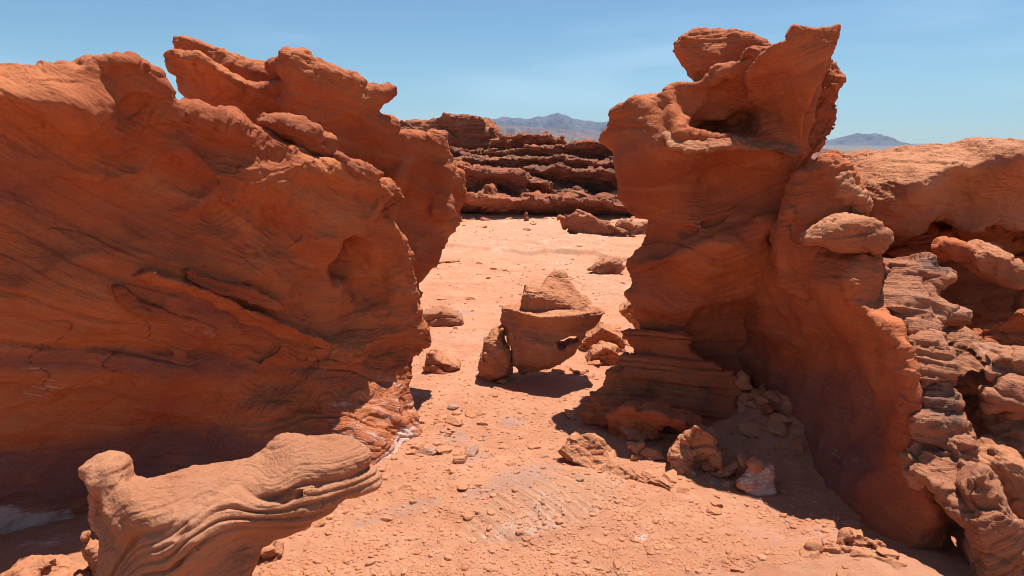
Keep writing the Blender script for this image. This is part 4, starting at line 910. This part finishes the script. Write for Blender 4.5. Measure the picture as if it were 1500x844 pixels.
foot('pale_block', 'pale broken blocks at the tower side of the far floor', 'rock', (912, 345), [(900, 342), (905, 328), (914, 322), (926, 330), (950, 325), (958, 340), (930, 350)], front=.2, back=.3, k=.08, seed=95, mat=M_PINK, vox=.035, strata=(.04, 6), big=(.06, 2), ridged=(.05, 3))
foot('low_mound', 'low ribbed mound on the sunny floor left of the tower', 'rock', (895, 398), [(862, 396), (875, 386), (890, 379), (905, 378), (915, 390), (905, 400), (880, 402)], front=.15, back=.3, k=.1, seed=96, mat=M_PINK, vox=.03, strata=(.03, 8), big=(.03, 2), ridged=(.03, 4))

# ------------------------------------------------------------------ mountains on the horizon
def mountains(name, label, D, prof, depth, seed, col, kind='structure', rough=0.18):
    us = np.linspace(prof[0][0], prof[-1][0], 420)
    hv = np.interp(us, [q[0] for q in prof], [q[1] for q in prof])
    nr = 90
    tt = np.linspace(0, 1, nr)
    V = []
    z0 = -9.0
    for j, t in enumerate(tt):
        y = D - depth * 0.55 + depth * t
        hgt = np.interp(t, [0, .55, 1], [0, 1, 0.0])
        for i, u in enumerate(us):
            r = ray(u, hv[i]); s = D / r[1]
            zt = EYE[2] + r[2] * s
            V.append((r[0] * s, y, z0 + (zt - z0) * hgt))
    V = np.array(V)
    scl = 1.0 / depth
    p = V * scl
    rdg = 1 - np.abs(gnoise(p * np.array([1, .6, 0]), 9.0, seed)) * 1.7
    rdg = rdg + 0.5 * (1 - np.abs(gnoise(p * np.array([1, .7, 0]), 21.0, seed + 1)) * 1.7) + .25 * gnoise(p * np.array([1, 1, 0]), 45, seed + 2)
    hh = V[:, 2] - z0
    t = np.repeat(tt, len(us))
    crest = np.abs(t - .55)
    V[:, 2] = z0 + hh * (1 + (rdg - 1.0) * rough * 2.0 * np.clip(crest * 6, 0.12, 1))
    I = np.arange(nr * len(us)).reshape(nr, len(us))
    Q = np.stack([I[:-1, :-1], I[:-1, 1:], I[1:, 1:], I[1:, :-1]], -1).reshape(-1, 4)
    me = mesh_from(name, V, Q)
    tm = NT(name)
    geo = tm.n('ShaderNodeNewGeometry').outputs['Position']
    c = tm.mix(tm.ramp(tm.noise(geo, 8.0 / depth, 6, .65), .4, .62), col, tuple(q * 0.6 for q in col))
    me.materials.append(tm.finish(c, tm.noise(geo, 60 / depth, 5, .7), depth * .02, .6))
    o = bpy.data.objects.new(name, me); COL.objects.link(o)
    tag(o, label, 'mountain', kind=kind)
mountains('mountain_range', 'blue hazy mountain range on the horizon behind the passage', 3000, [(560, 200), (640, 190), (690, 184), (712, 178), (736, 172), (772, 174), (782, 171), (794, 172), (805, 168), (815, 165), (826, 169), (839, 173), (870, 179), (892, 178), (960, 186), (1040, 196), (1120, 205)], 900, 3, (0.13, 0.10, 0.09), rough=.3)
mountains('foothills', 'lower brownish foothills in front of the blue range', 1700, [(560, 204), (640, 196), (700, 188), (717, 184), (731, 182), (760, 185), (784, 187), (810, 188), (851, 192), (875, 193), (930, 198), (1000, 206)], 500, 9, (0.19, 0.125, 0.10), rough=.25)
mountains('mountain', 'lone blue mountain seen right of the tower', 2900, [(1100, 214), (1180, 214), (1204, 208), (1225, 203), (1246, 198), (1256, 195), (1270, 197), (1283, 195), (1294, 204), (1307, 214), (1340, 214), (1500, 213)], 500, 15, (0.12, 0.095, 0.085), rough=.3)
mountains('red_hill', 'dark reddish hill between the tower and the lone mountain', 400, [(1080, 232), (1150, 226), (1175, 222), (1200, 217), (1215, 219), (1235, 222), (1260, 226), (1330, 232)], 120, 21, (0.26, 0.10, 0.06))

# ------------------------------------------------------------------ loose stones
def stone_mesh(seed, flat, lev=4):
    import bmesh
    rs = np.random.RandomState(seed)
    bm = bmesh.new(); bmesh.ops.create_icosphere(bm, subdivisions=lev, radius=1.0)
    me = bpy.data.meshes.new('stone'); bm.to_mesh(me); bm.free()
    d = get_co(me); d = d / np.linalg.norm(d, axis=1, keepdims=True)
    n = rs.normal(size=(10, 3)); n /= np.linalg.norm(n, axis=1, keepdims=True)
    h = rs.uniform(0.5, 0.95, 10)
    q = d @ n.T
    r = np.where(q > 0.05, h / np.maximum(q, 0.05), 9)
    r = r.min(1); r = np.minimum(r, 1.25)
    v = d * r[:, None]
    v = v * (1 + 0.10 * fbm(v, 2.2, 4, seed))[:, None]
    v = v * np.array([1.0, rs.uniform(.6, .9), flat])
    me.vertices.foreach_set('co', v.astype(np.float32).ravel()); me.update()
    me.polygons.foreach_set('use_smooth', np.zeros(len(me.polygons), bool))
    set_attr(me, 'strata', v[:, 2] * 0.15 + seed); 
    for a in ('purple', 'varnish', 'salt'): set_attr(me, a, np.zeros(len(v)))
    return me
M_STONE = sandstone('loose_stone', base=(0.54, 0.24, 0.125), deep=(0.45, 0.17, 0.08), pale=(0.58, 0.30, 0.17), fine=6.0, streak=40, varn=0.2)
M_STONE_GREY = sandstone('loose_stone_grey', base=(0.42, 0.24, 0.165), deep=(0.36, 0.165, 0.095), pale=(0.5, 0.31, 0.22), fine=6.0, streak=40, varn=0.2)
CH = [stone_mesh(s, f) for s, f in ((1, .35), (2, .45), (3, .28), (4, .55), (5, .4), (6, .3), (7, .6), (8, .38))]
CG = []
for m_ in CH:
    g_ = m_.copy(); g_.materials.append(M_STONE_GREY); CG.append(g_); m_.materials.append(M_STONE)
RS = random.Random(5)
def put_stone(u, v, w, label, group=None, grey=False, var=None, name='stone', cat='stone', tilt=0.15):
    """a stone of photo width w (pixels) resting on the floor at photo point (u, v)"""
    g = G(u, v); D = g[1] / ray(u, v)[1]
    r = 0.5 * w * D / FPX
    var = RS.randrange(8) if var is None else var
    o = bpy.data.objects.new(name, (CG if grey else CH)[var]); COL.objects.link(o)
    o.scale = (r, r, r)
    o.rotation_euler = (RS.uniform(-tilt, tilt), RS.uniform(-tilt, tilt), RS.uniform(0, 6.28))
    z = float(ground_z(g[0], g[1])[0])
    o.location = (g[0], g[1], z + r * 0.12)
    tag(o, label, cat, group, 'thing')
    return o
named = [
    (375+320-1, 605, 26, 'largest angular stone among the rubble beside the left wall foot', 3, False),
    (665, 620, 34, 'flat slab of rubble just below the angular stone near the left wall foot', 2, False),
    (706, 619, 20, 'dark-edged chip right of the flat slab near the left wall foot', 0, False),
    (645, 618, 18, 'leftmost flat chip of the rubble near the left wall foot', 5, False),
    (675, 676, 24, 'thick stone with a shadowed underside in the middle of the sand', 6, False),
    (690, 664, 34, 'flat grey slab lying behind the thick stone in mid sand', 2, True),
    (612, 657, 22, 'pale stone left of the grey slab in mid sand', 0, False),
    (603, 663, 16, 'small stone at the left end of the mid-sand row', 1, False),
    (632, 662, 34, 'grey-topped slab in the middle of the mid-sand row', 5, True),
    (650, 663, 24, 'stone leaning on the grey-topped slab in the mid-sand row', 4, False),
    (680, 717, 18, 'lone dark-shadowed stone on open sand below the mid-sand row', 1, False),
    (747, 681, 20, 'lone oblong stone on the grey crust in the centre of the floor', 0, False),
    (783, 653, 20, 'stone left of the long narrow slab, at the shadow edge', 4, False),
    (662, 692, 22, 'pale flat stone below the thick mid-sand stone', 2, False),
    (594, 711, 20, 'flat stone of a loose pair right of the curling rock', 5, False),
    (609, 716, 17, 'thicker stone of the loose pair right of the curling rock', 1, False),
    (1050, 740, 18, 'upper stone of a small pair on sand left of the tower shadow', 6, False),
    (1047, 748, 20, 'lower stone of a small pair on sand left of the tower shadow', 1, False),
    (924, 712, 16, 'dark wedge stone on the sand under the long narrow slab', 3, False),
    (932, 672, 22, 'wedge of rock between the long slab and the thin pointed slab', 6, False),
    (1247, 772, 26, 'block in the sunlit gap of the tower shadow', 1, False),
    (1250, 788, 20, 'flat stone below the block in the sunlit gap', 0, False),
    (450, 770, 22, 'reddish stone under the belly of the curling rock', 6, False),
    (468, 765, 20, 'stone peeking out right of the curling rock belly', 3, False),
    (560, 690, 14, 'stone touching the tip of the curling rock', 4, False),
    (735, 558, 30, 'slab in the shade at the foot of the mushroom-like rock', 2, False),
    (765, 545, 16, 'upright chip leaning on the foot of the mushroom-like rock', 6, False),
    (845, 545, 30, 'blocky sunlit stone right of the mushroom-like rock base', 4, False),
    (865, 552, 20, 'dark-sided stone at the right end of the mushroom-like rock shadow', 3, False),
    (870, 535, 24, 'flat chips lying behind the mushroom-like rock shadow', 2, False),
    (820, 545, 22, 'pale stone under the hole of the mushroom-like rock', 1, False),
    (630, 528, 14, 'stone at the back of the angular low boulder', 0, False),
    (643, 384, 30, 'flat dark stone on the far floor next to the left fin', 2, False),
    (668, 381, 16, 'small dark stone beside the flat one on the far floor', 4, False),
    (725, 392, 12, 'small dark stone alone on the far floor', 4, False),
    (688, 438, 16, 'single dark pebble midway along the sunny floor behind the passage', 5, False),
    (660, 384, 12, 'tiny dark stone between the two on the far floor', 1, False),
    (1300, 818, 30, 'rough stone by the foot of the concave wall', 4, False),
    (1190, 812, 34, 'crumbly stone at the left end of the long low slab', 3, False),
    (1105, 565, 34, 'flat shaded block on the rubble under the tower', 2, False),
    (1195, 540, 40, 'large shaded slab at the back of the concave wall rubble', 0, False),
    (1190, 575, 34, 'dark shaded block below the large slab in the concave wall rubble', 1, False),
    (1200, 640, 30, 'shaded rounded block low in the concave wall rubble', 6, False),
]
for (u, v, w, lb, var, grey) in named: put_stone(u, v, w, lb, None, grey, var)
for (u, v, w) in put_later: put_stone(u, v, w, 'small broken block lying at the foot of the far layered outcrop', 'blocks at the foot of the far outcrop', tilt=.4)
# countable chips that nothing tells apart
n = 0
rr = random.Random(11)
while n < 150:
    q = rr.random()
    if q < .45: u, v = rr.gauss(670, 55), rr.gauss(630, 45)
    elif q < .6: u, v = rr.uniform(610, 900), rr.uniform(360, 540)
    elif q < .78: u, v = rr.uniform(560, 1120), rr.uniform(690, 844)
    elif q < .9: u, v = rr.uniform(820, 960), rr.uniform(470, 560)
    else: u, v = rr.uniform(1180, 1320), rr.uniform(770, 844)
    if v < 340 or v > 850 or (u < 600 and v < 690): continue
    put_stone(u, v, rr.choice([6, 7, 8, 9, 10, 11, 13, 16]) * (0.8 if v < 520 else 1.0), 'small orange sandstone chip lying loose on the sandy floor', 'small chips strewn over the sandy floor', rr.random() < .12)
    n += 1
for (u, v, w, tl) in ((850, 640, 46, .3), (872, 652, 40, .2), (893, 668, 36, .3), (880, 690, 30, .1), (915, 690, 26, .2), (948, 698, 30, .1), (980, 700, 34, .25), (842, 612, 34, .3), (866, 618, 44, .35), (1000, 716, 30, .1), (1065, 712, 26, .1), (902, 622, 44, .4), (925, 640, 38, .4), (960, 662, 34, .3), (1005, 690, 30, .2), (828, 672, 34, .15)):
    put_stone(u, v, w, 'broken flat sandstone slab spilled at the foot of the tower ledge', 'broken slabs spilled at the foot of the tower ledge', False, RS.choice([0, 2, 5, 7]), 'broken_slab', 'rock slab', tl)
n = 0
while n < 100:
    u, v = rr.gauss(1150, 60), rr.gauss(600, 50)
    if not (1010 < u < 1260 and 530 < v < 720): continue
    put_stone(u, v, rr.choice([10, 14, 18, 24, 30, 38]), 'shaded rubble block on the slope below the tower', 'rubble blocks on the slope below the tower', False, tilt=.4)
    n += 1

# fine gravel nobody could count: one object
def gravel():
    rs = np.random.RandomState(3)
    import bmesh
    bases = []
    for s in range(5):
        bm = bmesh.new(); bmesh.ops.create_icosphere(bm, subdivisions=1, radius=1.0)
        v = np.array([q.co[:] for q in bm.verts]); f = np.array([[w.index for w in q.verts] for q in bm.faces]); bm.free()
        v *= (1 + rs.uniform(-.28, .28, (len(v), 1))); v *= np.array([1, rs.uniform(.6, 1), rs.uniform(.35, .7)])
        bases.append((v, f))
    N = 48000
    u = rs.uniform(380, 1330, N); v = 844 - (844 - 330) * rs.uniform(0, 1, N) ** 1.15
    Vs, Fs, off = [], [], 0
    y0 = v - PH / 2; x0 = (u - PW / 2) / FPX; yy = y0 / FPX
    dz = -sT - yy * cT; dy = cT - yy * sT
    t = -EYE[2] / dz
    gx, gy = x0 * t, dy * t
    # clustering
    dens = fbm(np.stack([gx, gy, 0 * gx], 1), 1.3, 3, 77) + rs.uniform(-.9, .9, N)
    keep = (dens > -0.1)
    gx, gy = gx[keep], gy[keep]
    gz = ground_z(gx, gy)
    size = 0.0040 * np.exp(rs.normal(0, .6, len(gx))) * (1 + gy * .09)
    for i in range(len(gx)):
        b, f = bases[i % 5]
        a = rs.uniform(0, 6.28); c, s = math.cos(a), math.sin(a)
        q = b * min(size[i], .03)
        Vs.append(np.stack([q[:, 0] * c - q[:, 1] * s + gx[i], q[:, 0] * s + q[:, 1] * c + gy[i], q[:, 2] + gz[i] + size[i] * .15], 1))
        Fs.append(f + off); off += len(b)
    V = np.concatenate(Vs)
    me = mesh_from('gravel', V, np.concatenate(Fs), smooth=False)
    set_attr(me, 'strata', np.repeat(rs.uniform(0, 40, len(gx)), len(bases[0][0])))
    for a in ('purple', 'varnish', 'salt'): set_attr(me, a, np.zeros(len(V)))
    me.materials.append(M_STONE)
    o = bpy.data.objects.new('gravel', me); COL.objects.link(o)
    tag(o, 'fine orange gravel sprinkled over the sandy floor', 'gravel', kind='stuff')
gravel()

# ------------------------------------------------------------------ air
def haze():
    me = bpy.data.meshes.new('haze')
    x0, x1, y0, y1, z0, z1 = -2600, 2600, -40, 3700, -12, 175
    V = [(x, y, z) for x in (x0, x1) for y in (y0, y1) for z in (z0, z1)]
    F = [(0, 1, 3, 2), (4, 6, 7, 5), (0, 4, 5, 1), (2, 3, 7, 6), (0, 2, 6, 4), (1, 5, 7, 3)]
    me.from_pydata(V, [], F); me.update()
    m = bpy.data.materials.new('haze'); m.use_nodes = True
    nt = m.node_tree; nt.nodes.clear()
    o_ = nt.nodes.new('ShaderNodeOutputMaterial'); pv = nt.nodes.new('ShaderNodeVolumePrincipled')
    pv.inputs['Color'].default_value = (0.45, 0.68, 1.0, 1); pv.inputs['Density'].default_value = 0.00016
    nt.links.new(pv.outputs[0], o_.inputs['Volume'])
    me.materials.append(m)
    o = bpy.data.objects.new('haze', me); COL.objects.link(o)
    tag(o, 'thin blue desert haze', 'haze', kind='stuff')
HAZE = True
if HAZE: haze()
print('rock verts', NVERT[0])
